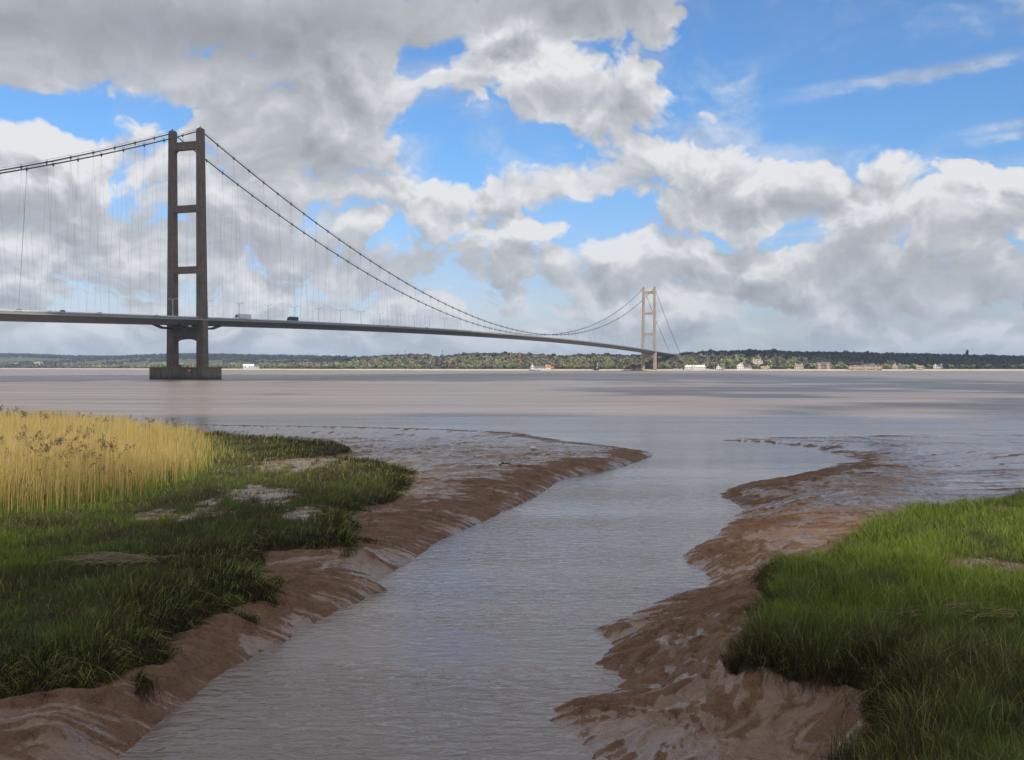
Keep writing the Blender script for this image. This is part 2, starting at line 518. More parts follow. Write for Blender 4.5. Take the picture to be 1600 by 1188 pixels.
def mat_plain(name, col, rough=0.7, var=0.15, scale=1.0, metal=0.0):
    m, g, b = new_mat(name)
    tc = g.node('ShaderNodeTexCoord').outputs['Object']
    n = g.noise(tc, scale, 4.0, 0.6)
    c = g.mix(n, tuple(q * (1 - var) for q in col), tuple(min(1, q * (1 + var)) for q in col))
    g.put(b.inputs['Base Color'], c)
    b.inputs['Roughness'].default_value = rough
    b.inputs['Metallic'].default_value = metal
    return m


def mat_mud():
    m, g, b = new_mat("wet_mud")
    p = g.node('ShaderNodeNewGeometry').outputs['Position']
    wet = g.attr("wet"); ms = g.attr("marsh")
    n = g.noise(p, 1.3, 5.0, 0.6)
    nf = g.noise(p, 9.0, 5.0, 0.65)
    col = g.mix(g.ss(n, 0.3, 0.7), (0.165, 0.088, 0.050), (0.245, 0.142, 0.088))
    col = g.mix(g.ss(nf, 0.35, 0.75), col, (0.165, 0.092, 0.053))
    turf = g.mix(g.ss(nf, 0.3, 0.7), (0.020, 0.018, 0.010), (0.045, 0.040, 0.018))
    f = g.ss(g.m('ADD', ms, g.m('MULTIPLY', g.m('SUBTRACT', nf, 0.5), 0.5)), -0.22, 0.05)
    bare = g.attr("bare")
    f = g.m('MULTIPLY', f, g.m('SUBTRACT', 1.0, bare))
    col = g.mix(f, col, turf)
    g.put(b.inputs['Base Color'], col)
    film = g.m('ADD', g.m('ADD', wet, g.m('MULTIPLY', bare, -0.25)), g.m('MULTIPLY', g.m('SUBTRACT', nf, 0.5), 0.9))
    film = g.m('MULTIPLY', g.ss(film, 0.20, 0.60), g.m('SUBTRACT', 1.0, f))
    g.put(b.inputs['Roughness'], g.lin(film, 0.0, 1.0, 0.60, 0.15))
    g.put(b.inputs['Specular IOR Level'], g.lin(film, 0.0, 1.0, 0.12, 0.85))
    bp = g.node('ShaderNodeBump')
    bp.inputs['Distance'].default_value = 0.06
    n3 = g.noise(p, 16.0, 4.0, 0.6)
    vo = g.node('ShaderNodeTexVoronoi', feature='DISTANCE_TO_EDGE')
    g.put(vo.inputs['Vector'], g.v('ADD', p, g.v('SCALE', g.noise(p, 2.5, 3.0, 0.6, out=1), None, None, 0.5)))
    vo.inputs['Scale'].default_value = 2.6
    crack = g.ss(vo.outputs['Distance'], 0.0, 0.10)
    g.put(bp.inputs['Height'], g.m('ADD', g.m('MULTIPLY', crack, 0.45), g.m('ADD', g.m('MULTIPLY', nf, 1.3), g.m('MULTIPLY', n3, 0.7))))
    g.put(bp.inputs['Strength'], g.lin(film, 0.0, 1.0, 1.0, 0.35))
    g.put(b.inputs['Normal'], bp.outputs[0])
    return m


def mat_water():
    m, g, b = new_mat("muddy_water")
    p = g.node('ShaderNodeNewGeometry').outputs['Position']
    x, y, z = g.sep(p)
    patch = g.noise(g.v('MULTIPLY', p, (0.003, 0.012, 1.0)), 1.0, 4.0, 0.6)
    col = g.mix(g.ss(patch, 0.3, 0.7), (0.214, 0.172, 0.145), (0.272, 0.220, 0.186))
    ripple_streak = g.noise(g.v('MULTIPLY', p, (0.016, 0.11, 1.0)), 1.0, 6.0, 0.68)  # light and dark ripple streaks put into the water's colour
    col = g.mix(g.ss(ripple_streak, 0.35, 0.68), g.v('MULTIPLY', col, (0.80, 0.79, 0.80)), g.v('MULTIPLY', col, (1.12, 1.10, 1.08)))
    col = g.mix(g.ss(y, 60.0, 150.0), g.v('MULTIPLY', col, (0.95, 0.94, 0.95)), col)
    g.put(b.inputs['Base Color'], col)
    b.inputs['IOR'].default_value = 1.333
    dist = g.v('LENGTH', p)
    # ripples in the creek, longer chop out on the river; far off the chop is too fine to see and only blurs
    r1 = g.noise(g.v('MULTIPLY', p, (0.62, 1.35, 1.0)), 2.1, 3.0, 0.55, 0.5)
    r2 = g.noise(g.v('MULTIPLY', g.v('ADD', p, (13.0, 5.0, 0.0)), (0.8, 1.5, 1.0)), 6.5, 2.0, 0.5, 0.2)
    c1 = g.noise(g.v('MULTIPLY', p, (0.28, 1.0, 1.0)), 0.5, 4.0, 0.6, 0.2)
    slick = g.noise(g.v('MULTIPLY', p, (0.010, 0.07, 1.0)), 1.0, 5.0, 0.6)
    far = g.ss(y, 70.0, 170.0)
    vfar = g.ss(y, 70.0, 240.0)
    calm = g.ss(slick, 0.36, 0.62, 0.35, 1.0)
    hgt = g.m('ADD', g.m('MULTIPLY', r1, 0.150), g.m('MULTIPLY', r2, 0.010))
    hgt = g.m('ADD', hgt, g.m('MULTIPLY', c1, g.m('MULTIPLY', far, 0.50)))
    c2 = g.noise(g.v('MULTIPLY', p, (0.030, 0.15, 1.0)), 1.0, 4.0, 0.62, 0.3)
    hgt = g.m('MULTIPLY', g.m('MULTIPLY', hgt, calm), g.m('MULTIPLY_ADD', g.ss(y, 130.0, 520.0), -0.75, 1.0))
    g.put(b.inputs['Roughness'], g.m('MULTIPLY_ADD', vfar, g.m('MULTIPLY_ADD', calm, 0.20, 0.16), 0.07))
    hgt = g.m('ADD', hgt, g.m('MULTIPLY', c2, g.m('MULTIPLY', far, 1.0)))
    bp = g.node('ShaderNodeBump')
    bp.inputs['Distance'].default_value = 1.0
    bp.inputs['Strength'].default_value = 0.55
    g.put(bp.inputs['Height'], hgt)
    g.put(b.inputs['Normal'], bp.outputs[0])
    return m


M_MUD = mat_mud()
M_WATER = mat_water()

# ------------------------------------------------------------------ near ground: banks, flats, bed
AY = -14.0


def build_banks():
    ny, nx = 1000, 1150
    ys = np.geomspace(7 - AY, 190 - AY, ny)
    s = np.linspace(-0.85, 0.85, nx)
    S, YY = np.meshgrid(s, ys)
    X = S * YY; Y = YY + AY
    Z, MS, WET, EDGE, BARE_ = ground(X, Y)
    V = np.stack([X, Y, Z], -1).reshape(-1, 3)
    i = np.arange(ny * nx).reshape(ny, nx)
    Q = np.stack([i[:-1, :-1], i[:-1, 1:], i[1:, 1:], i[1:, :-1]], -1).reshape(-1, 4)
    o = mesh_np("mud_banks", V, Q, M_MUD, smooth=True, attrs={"wet": WET, "marsh": MS, "bare": BARE_})
    tag(o, kind="structure")
    return s, np.log(ys), dict(z=Z, ms=MS, wet=WET, bare=BARE_)


GRID_S, GRID_L, GRID = build_banks()


def bank(X, Y, keys=("z",)):
    """look up the built banks at world points"""
    yy = np.maximum(Y - AY, 1e-3)
    fi = np.clip((np.log(yy) - GRID_L[0]) / (GRID_L[1] - GRID_L[0]), 0, len(GRID_L) - 1.001)
    fj = np.clip((X / yy - GRID_S[0]) / (GRID_S[1] - GRID_S[0]), 0, len(GRID_S) - 1.001)
    i = fi.astype(int); j = fj.astype(int); a = fi - i; b = fj - j
    o = []
    for k in keys:
        q = GRID[k]
        o.append((q[i, j] * (1 - b) + q[i, j + 1] * b) * (1 - a) + (q[i + 1, j] * (1 - b) + q[i + 1, j + 1] * b) * a)
    return o
wv = np.array([(-11000, -300, 0), (11000, -300, 0), (11000, 11500, 0), (-11000, 11500, 0)])
wo = mesh_np("river_water", wv, [[0, 1, 2, 3]], M_WATER)
tag(wo, kind="structure")


# ------------------------------------------------------------------ far shore: beach, fields, wooded hills
def rr(px):
    return (px - 800) / F


SH_PX = [-900, -300, 0, 130, 300, 500, 700, 900, 1060, 1600, 2600]
SH_Y = [4200, 3700, 3300, 3000, 2600, 2250, 2050, 1975, 1975, 1935, 1990]
SKY_PX = [-900, -300, 0, 60, 100, 180, 240, 300, 400, 500, 560, 600, 640, 665, 690, 715, 750, 800, 850, 880, 930, 1000, 1060, 1100, 1150, 1210, 1250, 1300, 1400, 1500, 1600, 1900, 2600]
SKY_Y = [553, 553, 552, 553, 555, 556, 553, 552, 554, 556, 557, 554, 552, 553, 557, 552, 551, 551, 553, 555, 553, 554, 552, 548, 547, 546, 549, 549, 551, 553, 555, 556, 556]
RD_PX = [-900, 0, 300, 480, 560, 700, 900, 1060, 1200, 1600, 2600]     # distance of the ridge behind the shore
RD = [2600, 2400, 2300, 2000, 420, 330, 320, 300, 380, 400, 400]


def shore_y(px):
    return np.interp(px, SH_PX, SH_Y)


def ridge_h(px):
    yr = shore_y(px) + np.interp(px, RD_PX, RD)
    tree = np.interp(px, [400, 620], [13.0, 11.0])
    return (HZ - np.interp(px, SKY_PX, SKY_Y)) / F * yr + CAM_H - tree


def land_h(px, d):
    rd = np.interp(px, RD_PX, RD)
    hr = ridge_h(px)
    mud = -1.2 + 1.5 * sst(d, -330, -60) + 0.2 * sst(d, -60, 0)
    beach = 3.1 * sst(d, 0, 26)
    st = np.interp(px, [450, 600, 1600], [0.22, 0.16, 0.20])
    hill = np.maximum(hr - 3.5, 1) * sst(d / rd, st, 1.0)
    dec = 1 - 0.55 * sst(d, rd * 1.1, rd * 1.1 + 1500)
    return mud + beach + hill * dec


def land_at(px, d):
    """world point of the far land at a photo column and a distance behind the shoreline"""
    y = float(shore_y(px)) + d
    return (rr(px) * y, y, float(land_h(np.array(float(px)), np.array(float(d)))))


def mat_land():
    m, g, b = new_mat("far_fields")
    p = g.node('ShaderNodeNewGeometry').outputs['Position']
    z = g.sep(p)[2]
    n = g.noise(p, 0.012, 5.0, 0.6)
    n2 = g.noise(g.v('MULTIPLY', p, (0.004, 0.002, 0.0)), 1.0, 2.0, 0.5)
    grass = g.mix(g.ss(n, 0.35, 0.65), (0.060, 0.075, 0.026), (0.105, 0.110, 0.050))
    grass = g.mix(g.ss(n2, 0.48, 0.56), grass, (0.085, 0.060, 0.040))
    zz = g.m('ADD', z, g.m('MULTIPLY', g.m('SUBTRACT', g.noise(p, 0.03, 4.0, 0.6), 0.5), 1.4))
    sand = g.mix(g.ss(zz, 0.35, 0.95), (0.20, 0.145, 0.105), (0.60, 0.52, 0.40))
    c = g.mix(g.ss(zz, 2.7, 3.5), sand, grass)
    g.put(b.inputs['Base Color'], c)
    b.inputs['Roughness'].default_value = 0.9
    return m


M_LAND = mat_land()


def build_far_land():
    pxs = np.linspace(-900, 2500, 460)
    ds = np.concatenate([np.linspace(-340, 40, 40), np.geomspace(46, 4500, 90)])
    P, D = np.meshgrid(pxs, ds)
    wob = 14 * fbm(P * 0.02, D * 0.0 + 3.0, 5, 4)
    Y = shore_y(P) + D + wob
    X = rr(P) * Y
    Z = land_h(P, D) + 0.25 * fbm(X * 0.01, Y * 0.02, 9, 3) * (D < 30) + np.clip(D / 400, 0, 1) * 4 * fbm(X * 0.004, Y * 0.004, 12, 3)
    i = np.arange(P.size).reshape(P.shape)
    Q = np.stack([i[:-1, :-1], i[:-1, 1:], i[1:, 1:], i[1:, :-1]], -1).reshape(-1, 4)
    o = mesh_np("far_shore_land", np.stack([X, Y, Z], -1).reshape(-1, 3), Q, M_LAND, smooth=True)
    tag(o, kind="structure")


build_far_land()


def mat_foliage(name, cols, trans=0.25):
    """leaf colours run along the 'tint' of each tree, with some change from clump to clump"""
    m, g, b = new_mat(name)
    t = g.attr("tint")
    r = g.node('ShaderNodeValToRGB')
    el = r.color_ramp.elements
    el[0].position = 0.0; el[0].color = cols[0] + (1,)
    el[1].position = 1.0; el[1].color = cols[-1] + (1,)
    for k in range(1, len(cols) - 1):
        e = el.new(k / (len(cols) - 1)); e.color = cols[k] + (1,)
    g.put(r.inputs[0], t)
    p = g.node('ShaderNodeNewGeometry').outputs['Position']
    n = g.noise(p, 0.35, 3.0, 0.6)
    c = g.mix(g.ss(n, 0.3, 0.7), g.v('MULTIPLY', r.outputs[0], (0.7, 0.7, 0.7)), g.v('MULTIPLY', r.outputs[0], (1.25, 1.25, 1.2)))
    g.put(b.inputs['Base Color'], c)
    b.inputs['Roughness'].default_value = 0.85
    b.inputs['Specular IOR Level'].default_value = 0.2
    return m


WOOD_COLS = [(0.034, 0.038, 0.036), (0.105, 0.090, 0.072), (0.26, 0.205, 0.140), (0.19, 0.215, 0.090), (0.27, 0.31, 0.10), (0.42, 0.47, 0.13)]  # the first, darkest tone also carries the far hills' cloud shade
M_WOOD = mat_foliage("woodland_foliage", WOOD_COLS)
M_BARK = mat_plain("bark", (0.075, 0.058, 0.045), 0.9)
RNG = np.random.default_rng(7)


def crown_np(rng, n, rx, rz, zc, leaf):
    """leaf clumps through an uneven crown volume, as triangles"""
    k = 5 + int(rng.integers(0, 4))
    lob = rng.normal(0, 1, (k, 3)); lob /= np.linalg.norm(lob, axis=1)[:, None]
    lob = lob * np.array([0.55, 0.55, 0.5]) * rng.uniform(.6, 1.1, (k, 1))
    rad = rng.uniform(0.38, 0.62, k)
    a = rng.integers(0, k, n)
    dv = rng.normal(0, 1, (n, 3)); dv /= np.linalg.norm(dv, axis=1)[:, None]
    c = lob[a] + dv * rad[a][:, None] * rng.uniform(0.55, 1.0, (n, 1)) ** 0.5
    c = c * np.array([rx, rx, rz]) + np.array([0, 0, zc])
    nn = dv + rng.normal(0, 0.38, (n, 3)) + np.array([0, 0, 0.25])
    nn /= np.linalg.norm(nn, axis=1)[:, None]
    ax = np.cross(nn, rng.normal(0, 1, (n, 3))); ax /= np.linalg.norm(ax, axis=1)[:, None]
    ay = np.cross(nn, ax)
    s = leaf * rng.uniform(0.6, 1.3, (n, 1))
    V = np.stack([c + ax * s, c - ax * 0.5 * s + ay * 0.8 * s, c - ax * 0.5 * s - ay * 0.8 * s], 1)
    return V.reshape(-1, 3)


def build_woodland(name, label, spec, ntri, seed):
    """one mass of wood: spec = rows of x, y, z, height, tint"""
    rng = np.random.default_rng(seed)
    tm = [crown_np(rng, ntri, 0.52, 0.46, 0.54, 0.19) for _ in range(9)]
    Vs = []; T = []
    for k, (x, y, z, h, t) in enumerate(spec):
        a = rng.uniform(0, 6.28); ca, sa = math.cos(a), math.sin(a)
        v = tm[k % 9]
        w = h * rng.uniform(0.75, 1.15)
        Vs.append(np.stack([x + (v[:, 0] * ca - v[:, 1] * sa) * w, y + (v[:, 0] * sa + v[:, 1] * ca) * w, z + v[:, 2] * h], 1))
        T.append(np.full(len(v), t) + np.repeat(rng.normal(0, 0.04, len(v) // 3), 3))
    V = np.concatenate(Vs); T = np.clip(np.concatenate(T), 0, 1)
    o = mesh_np(name, V, np.arange(len(V)).reshape(-1, 3), M_WOOD, attrs={"tint": T})
    tag(o, kind="stuff")
    return o


CLEAR = [(822, 872, 0, 55), (1064, 1106, 0, 60), (1118, 1138, 0, 45), (1150, 1178, 0, 55), (1272, 1304, 0, 70), (1322, 1380, 0, 60), (1393, 1418, 0, 60), (1430, 1445, 0, 50),
         (1456, 1476, 0, 85), (1170, 1195, 120, 190), (1236, 1258, 0, 60), (986, 1034, -20, 70), (1186, 1204, 0, 40)]


def clear_of(px, d):
    return any(a <= px <= b and c <= d <= e for a, b, c, e in CLEAR)


def wood_spec():
    rng = np.random.default_rng(21)
    near, ridge, hills = [], [], []
    # the wooded slope behind the beach (photo columns 470 onwards)
    n = 0
    while n < 5200:
        px = rng.uniform(450, 1720); rd = float(np.interp(px, RD_PX, RD))
        if px < 560:
            rd = 420.0
        d = rng.uniform(46, rd * 1.35)
        if clear_of(px, d) or (px > 1320 and d < 62 and px < 1560):
            continue
        if 1035 < px < 1075 and 60 < d < 260 and rng.uniform() < .3:
            continue
        x, y, z = land_at(px, d)
        if px < 560:
            z = 3.4 + 10 * sst(np.array(d), 60, 420).item() * (px - 430) / 130
        f = d / rd
        cl = fbm(np.array([x * 0.009]), np.array([y * 0.009]), 33, 3)[0]
        if px > 1090:
            fd = np.interp(px, [1090, 1260, 1340, 1700], [0.80, 0.62, 0.22, 0.16])  # beyond this depth the trees are tinted dark for cloud shade
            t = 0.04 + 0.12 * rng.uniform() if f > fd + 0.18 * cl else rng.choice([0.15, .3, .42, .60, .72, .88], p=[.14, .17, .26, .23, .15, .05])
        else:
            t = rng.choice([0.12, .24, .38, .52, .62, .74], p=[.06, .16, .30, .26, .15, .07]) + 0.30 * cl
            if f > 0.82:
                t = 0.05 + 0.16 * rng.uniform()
        h = rng.uniform(8, 13) * (1.0 if f > 0.25 else 0.85)
        if rng.uniform() < 0.04:
            h *= 1.3
        near.append((x, y, z - 0.5, h, min(max(t, 0), 1)))
        n += 1
    # hedges, copses and the long wooded ridge far off to the left
    while len(hills) < 5200:
        px = rng.uniform(-260, 760)
        rd = float(np.interp(px, RD_PX, RD))
        if px > 560:
            rd = 2000
        d = rng.uniform(500, 2500)
        f = d / rd
        if f > 1.12:
            continue
        x, y, z = land_at(px, d)
        cl = fbm(np.array([x * 0.0028]), np.array([y * 0.0016]), 35, 3)[0]
        if f < 0.72 and cl < 0.06:
            continue
        t = 0.0 + 0.10 * rng.uniform() if f > 0.45 else 0.16 * rng.uniform() + .02  # dark tints stand in for cloud shadow on the distant hills
        hills.append((x, y, z - 1, rng.uniform(11, 18), t))
    low = []
    while len(low) < 700:
        px = rng.uniform(100, 560)
        d = abs(rng.normal(0, 1)) * 130 + 50
        x, y, z = land_at(px, d)
        if 366 < px < 410 and d < 130:
            continue
        t = rng.choice([.38, .5, .66, .8, .95], p=[.25, .2, .25, .2, .1])
        low.append((x, y, z - .5, rng.uniform(8, 17) * (0.5 + 0.5 * min(1, (px - 60) / 200)), t))
    while len(low) < 1050:
        px = rng.uniform(-200, 130)
        d = abs(rng.normal(0, 1)) * 250 + 60
        x, y, z = land_at(px, d)
        low.append((x, y, z - .5, rng.uniform(7, 12), .06 + .3 * rng.uniform()))
    return near, hills, low


WS = wood_spec()
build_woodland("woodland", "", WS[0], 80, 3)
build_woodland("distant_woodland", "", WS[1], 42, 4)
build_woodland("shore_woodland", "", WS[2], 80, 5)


# ------------------------------------------------------------------ polygon builder for the made things
class MB:
    def __init__(self):
        self.v = []; self.f = []

    def add(self, V, Fs):
        n = len(self.v)
        self.v += [tuple(map(float, p)) for p in V]
        self.f += [tuple(n + i for i in f) for f in Fs]
        return self

    def box(self, x0, x1, y0, y1, z0, z1, top=(1, 1), fn=None):
        cx, cy = (x0 + x1) / 2, (y0 + y1) / 2
        hx, hy = (x1 - x0) / 2, (y1 - y0) / 2
        V = [(cx + sx * hx * q[0], cy + sy * hy * q[1], z) for z, q in ((z0, (1, 1)), (z1, top)) for sx, sy in ((-1, -1), (1, -1), (1, 1), (-1, 1))]
        if fn:
            V = [fn(*p) for p in V]
        return self.add(V, [(3, 2, 1, 0), (4, 5, 6, 7), (0, 1, 5, 4), (1, 2, 6, 5), (2, 3, 7, 6), (3, 0, 4, 7)])

    def prism(self, prof, a, b, fn):
        """profile of (p, q) pairs swept from a to b; fn(t, p, q) gives the point"""
        n = len(prof)
        V = [fn(a, p, q) for p, q in prof] + [fn(b, p, q) for p, q in prof]
        return self.add(V, [tuple(range(n - 1, -1, -1)), tuple(range(n, 2 * n))] + [(i, (i + 1) % n, n + (i + 1) % n, n + i) for i in range(n)])

    def tube(self, P, r, k=8, caps=True):
        P = [np.array(p, float) for p in P]
        rs = r if isinstance(r, (list, tuple)) else [r] * len(P)
        V = []; Fs = []
        up = np.array([0, 0, 1.0])
        for i, p in enumerate(P):
            d = P[min(i + 1, len(P) - 1)] - P[max(i - 1, 0)]
            d = d / (np.linalg.norm(d) + 1e-9)
            a = np.cross(d, up if abs(d[2]) < 0.95 else np.array([1.0, 0, 0])); a /= np.linalg.norm(a)
            b = np.cross(d, a)
            for j in range(k):
                t = 2 * math.pi * j / k
                V.append(p + rs[i] * (math.cos(t) * a + math.sin(t) * b))
        for i in range(len(P) - 1):
            for j in range(k):
                Fs.append((i * k + j, i * k + (j + 1) % k, (i + 1) * k + (j + 1) % k, (i + 1) * k + j))
        if caps:
            Fs += [tuple(range(k - 1, -1, -1)), tuple((len(P) - 1) * k + j for j in range(k))]
        return self.add(V, Fs)

    def build(self, name, m, parent=None, smooth=False, bevel=0.0):
        me = bpy.data.meshes.new(name)
        me.from_pydata(self.v, [], self.f)
        if smooth:
            me.polygons.foreach_set("use_smooth", np.ones(len(me.polygons), bool))
        me.update()
        o = bpy.data.objects.new(name, me)
        COL.objects.link(o)
        if m:
            me.materials.append(m)
        if parent:
            o.parent = parent
        if bevel:
            b = o.modifiers.new("bevel", 'BEVEL'); b.width = bevel; b.segments = 2; b.limit_method = 'ANGLE'
        return o


def copy_tree(o, parent=None):
    c = o.copy(); COL.objects.link(c)
    if parent is not None:
        c.parent = parent
    for ch in list(o.children):
        copy_tree(ch, c)
    return c


# ------------------------------------------------------------------ the suspension bridge
T1 = np.array([-213.0, 673.0]); T2 = np.array([267.0, 1999.0])
SPAN = float(np.linalg.norm(T2 - T1))
DT = (T2 - T1) / SPAN
DS = np.array([DT[1], -DT[0]])             # to the right, seen from the south
S_END, N_END = -530.0, 282.0               # side spans


def BP(t, s, z):
    p = T1 + DT * t + DS * s
    return (p[0], p[1], z)


def deck_z(t):
    a = 7.8
    sl = 4 * a / SPAN
    if t < 0:
        return 40.0 + sl * t
    if t > SPAN:
        return 39.0 - sl * (t - SPAN)
    return 40.0 - t / SPAN + a * (1 - (2 * t / SPAN - 1) ** 2)


Z_SAD = 162.0


def cable_z(t):
    if t < 0:
        L = -S_END; u = -t
        return Z_SAD + (deck_z(S_END) - 1 - Z_SAD) * u / L - 4 * 18.0 * u * (L - u) / L ** 2
    if t > SPAN:
        L = N_END; u = t - SPAN
        return Z_SAD + (deck_z(SPAN + N_END) - 1 - Z_SAD) * u / L - 4 * 5.0 * u * (L - u) / L ** 2
    return Z_SAD - 4 * 111.5 * t * (SPAN - t) / SPAN ** 2


def mat_concrete(name, ca, cb, stain=0.5):
    m, g, b = new_mat(name)
    p = g.node('ShaderNodeNewGeometry').outputs['Position']
    z = g.sep(p)[2]
    n = g.noise(p, 0.18, 5.0, 0.65)
    st = g.noise(g.v('MULTIPLY', p, (1.0, 1.0, 0.05)), 0.8, 4.0, 0.6)
    c = g.mix(g.ss(n, 0.3, 0.7), ca, cb)
    c = g.mix(g.m('MULTIPLY', g.ss(st, 0.5, 0.75), stain), c, tuple(q * 0.5 for q in ca))
    lift = g.m('FRACT', g.m('DIVIDE', z, 3.5))
    ln = g.m('ADD', g.ss(lift, 0.0, 0.06, 0.72, 1.0), g.ss(lift, 0.94, 1.0, 0.0, -0.15))
    c = g.v('SCALE', c, None, None, ln)
    wetl = g.ss(g.m('ADD', z, g.m('MULTIPLY', n, 3.0)), 1.6, 5.0)
    c = g.mix(wetl, (0.045, 0.040, 0.026), c)
    g.put(b.inputs['Base Color'], c)
    b.inputs['Roughness'].default_value = 0.88
    bp = g.node('ShaderNodeBump'); bp.inputs['Distance'].default_value = 0.1; bp.inputs['Strength'].default_value = 0.4
    g.put(bp.inputs['Height'], n); g.put(b.inputs['Normal'], bp.outputs[0])
    return m


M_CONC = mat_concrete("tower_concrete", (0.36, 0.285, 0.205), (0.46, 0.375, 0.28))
M_CONC_SHADE = mat_concrete("shaded_concrete", (0.132, 0.097, 0.064), (0.188, 0.144, 0.100))  # tower concrete again, darkened to hold the near tower's cloud shade
M_PIER = mat_concrete("pier_concrete", (0.140, 0.106, 0.072), (0.205, 0.160, 0.112), 0.8)
M_BOX = mat_plain("deck_grey_steel", (0.16, 0.155, 0.145), 0.55, 0.12, 0.1)
M_EDGE = mat_plain("deck_edge_paint", (0.29, 0.30, 0.265), 0.6, 0.12, 0.3)
M_ROAD = mat_plain("asphalt", (0.055, 0.055, 0.056), 0.9, 0.2, 0.5)
M_CABLE = mat_plain("cable_paint", (0.060, 0.060, 0.066), 0.5, 0.1, 0.5)
M_HANG = mat_plain("hanger_wire", (0.20, 0.205, 0.22), 0.5, 0.1, 0.5)
M_DARK = mat_plain("dark_steel", (0.035, 0.035, 0.038), 0.6, 0.15, 0.6)
M_LAMP = mat_plain("lamp_grey_paint", (0.74, 0.76, 0.78), 0.45, 0.06, 1.0)
M_RED = mat_plain("red_paint", (0.45, 0.030, 0.025), 0.5, 0.1, 1.0)
M_WHITE = mat_plain("white_paint", (0.80, 0.80, 0.78), 0.55, 0.05, 0.5)
M_GLASS = mat_plain("dark_glass", (0.020, 0.024, 0.030), 0.08, 0.1, 1.0)
M_TYRE = mat_plain("tyre_rubber", (0.020, 0.020, 0.020), 0.85, 0.1, 2.0)


def tower(root, t0, zb, pier):
    mc = M_CONC_SHADE if pier else M_CONC
    def leg_centre(z, sg):
        u = (z - 8.0) / 155.0
        return sg * (11.75 - 0.85 * u)
    def hw(z):
        u = (z - 8.0) / 155.0
        return 3.0 - 0.85 * u, 3.0 - 0.75 * u
    for sg in (-1, 1):
        m = MB()
        zs = list(np.linspace(zb, 159.5, 12)) + [161.6, 162.7, 163.1]
        V = []; Fs = []
        for z in zs:
            a, b = hw(min(z, 159.5))
            if z > 160:
                q = {161.6: 0.98, 162.7: 0.93, 163.1: 0.84}[round(float(z), 1)]
                a *= q; b *= q
            c = leg_centre(z, sg)
            ch = 0.55
            ring = [(-a, -b + ch), (-a + ch, -b), (a - ch, -b), (a, -b + ch), (a, b - ch), (a - ch, b), (-a + ch, b), (-a, b - ch)]
            V += [BP(t0 + p, c + q, z) for p, q in ring]
        for i in range(len(zs) - 1):
            for j in range(8):
                Fs.append((i * 8 + j, i * 8 + (j + 1) % 8, (i + 1) * 8 + (j + 1) % 8, (i + 1) * 8 + j))
        Fs += [tuple(range(7, -1, -1)), tuple((len(zs) - 1) * 8 + j for j in range(8))]
        m.add(V, Fs)
        leg = m.build("tower_leg", mc, root)
        # a recessed strip reads on each leg as a shadow line: modelled as two shallow ribs
        rb = MB()
        for q in (-1, 1):
            for (z0, z1) in ((zb + 0.5, 24.0), (48.0, 68.5), (75.0, 108.5), (115.0, 149.0)):
                a0, b0 = hw(z0); a1, b1 = hw(z1)
                c0, c1 = leg_centre(z0, sg), leg_centre(z1, sg)
                V = []
                for z, a, c in ((z0, a0, c0), (z1, a1, c1)):
                    for p, s in ((q * (a - 0.02), -0.5), (q * (a + 0.22), -0.5), (q * (a + 0.22), 0.5), (q * (a - 0.02), 0.5)):
                        V.append(BP(t0 + p, c + s, z))
                rb.add(V, [(3, 2, 1, 0), (4, 5, 6, 7), (0, 1, 5, 4), (1, 2, 6, 5), (2, 3, 7, 6), (3, 0, 4, 7)])
        rb.build("leg_rib", mc, leg)
        # saddle housing, guard rail and instruments on top
        sd = MB()
        c = leg_centre(163, sg)
        sd.box(-1.5, 1.5, -1.2, 1.2, 163.05, 163.5, (0.9, 0.9), lambda x, y, z: BP(t0 + x, c + y, z))
        rnd = random.Random(int(t0) + sg)
        for k in range(9):
            x, y = rnd.uniform(-1.6, 1.6), rnd.uniform(-1.4, 1.4)
            sd.box(x - .06, x + .06, y - .06, y + .06, 163.0, 164.0 + rnd.uniform(0, 1.0), (1, 1), lambda x, y, z: BP(t0 + x, c + y, z))
        sd.build("saddle_housing", M_DARK, leg)
    # cross beams, lowest one under the deck with an arched soffit
    for zc, h in ((152.6, 5.2), (111.6, 4.4), (71.6, 4.4)):
        c = leg_centre(zc, 1); a, b = hw(zc)
        inn = c - b + 0.10
        z0, z1 = zc - h / 2, zc + h / 2
        ch = 1.3 if zc > 140 else 0.01
        prof = [(-inn, z1), (-inn, z0 - ch), (-inn + ch, z0), (inn - ch, z0), (inn, z0 - ch), (inn, z1)]
        MB().prism(prof[::-1], -a + 0.55, a - 0.55, lambda t, s, z: BP(t0 + t, s, z)).build("crossbeam", mc, root)
    dz = deck_z(t0)
    c = leg_centre(30, 1); a, b = hw(30)
    inn = c - b + 0.10
    zt = dz - 5.3; zl = 24.6
    arch = [(inn * math.cos(math.pi * k / 12), zl + 1.8 * math.sin(math.pi * k / 12)) for k in range(13)]
    prof = [(-inn, zt)] + arch[::-1] + [(inn, zt)]
    cb = MB().prism(prof[::-1], -a + 0.7, a - 0.7, lambda t, s, z: BP(t0 + t, s, z)).build("portal_beam", mc, root)
    pl = MB()
    for k in range(7):
        s = -inn + 1.2 + k * (2 * inn - 2.4) / 6
        pl.box(-a + 0.50, -a + 0.72, s - 0.45, s + 0.45, 27.0, zt - 0.02, (1, 1), lambda x, y, z: BP(t0 + x, y, z))
    pl.build("beam_rib", mc, cb)
    bear = MB()
    for s in (-9.2, 9.2, -5.5, 5.5):
        bear.box(-1.0, 1.0, s - 0.7, s + 0.7, zt + 0.01, dz - 4.55, (1, 1), lambda x, y, z: BP(t0 + x, y, z))
    bear.build("deck_bearing", M_DARK, root)


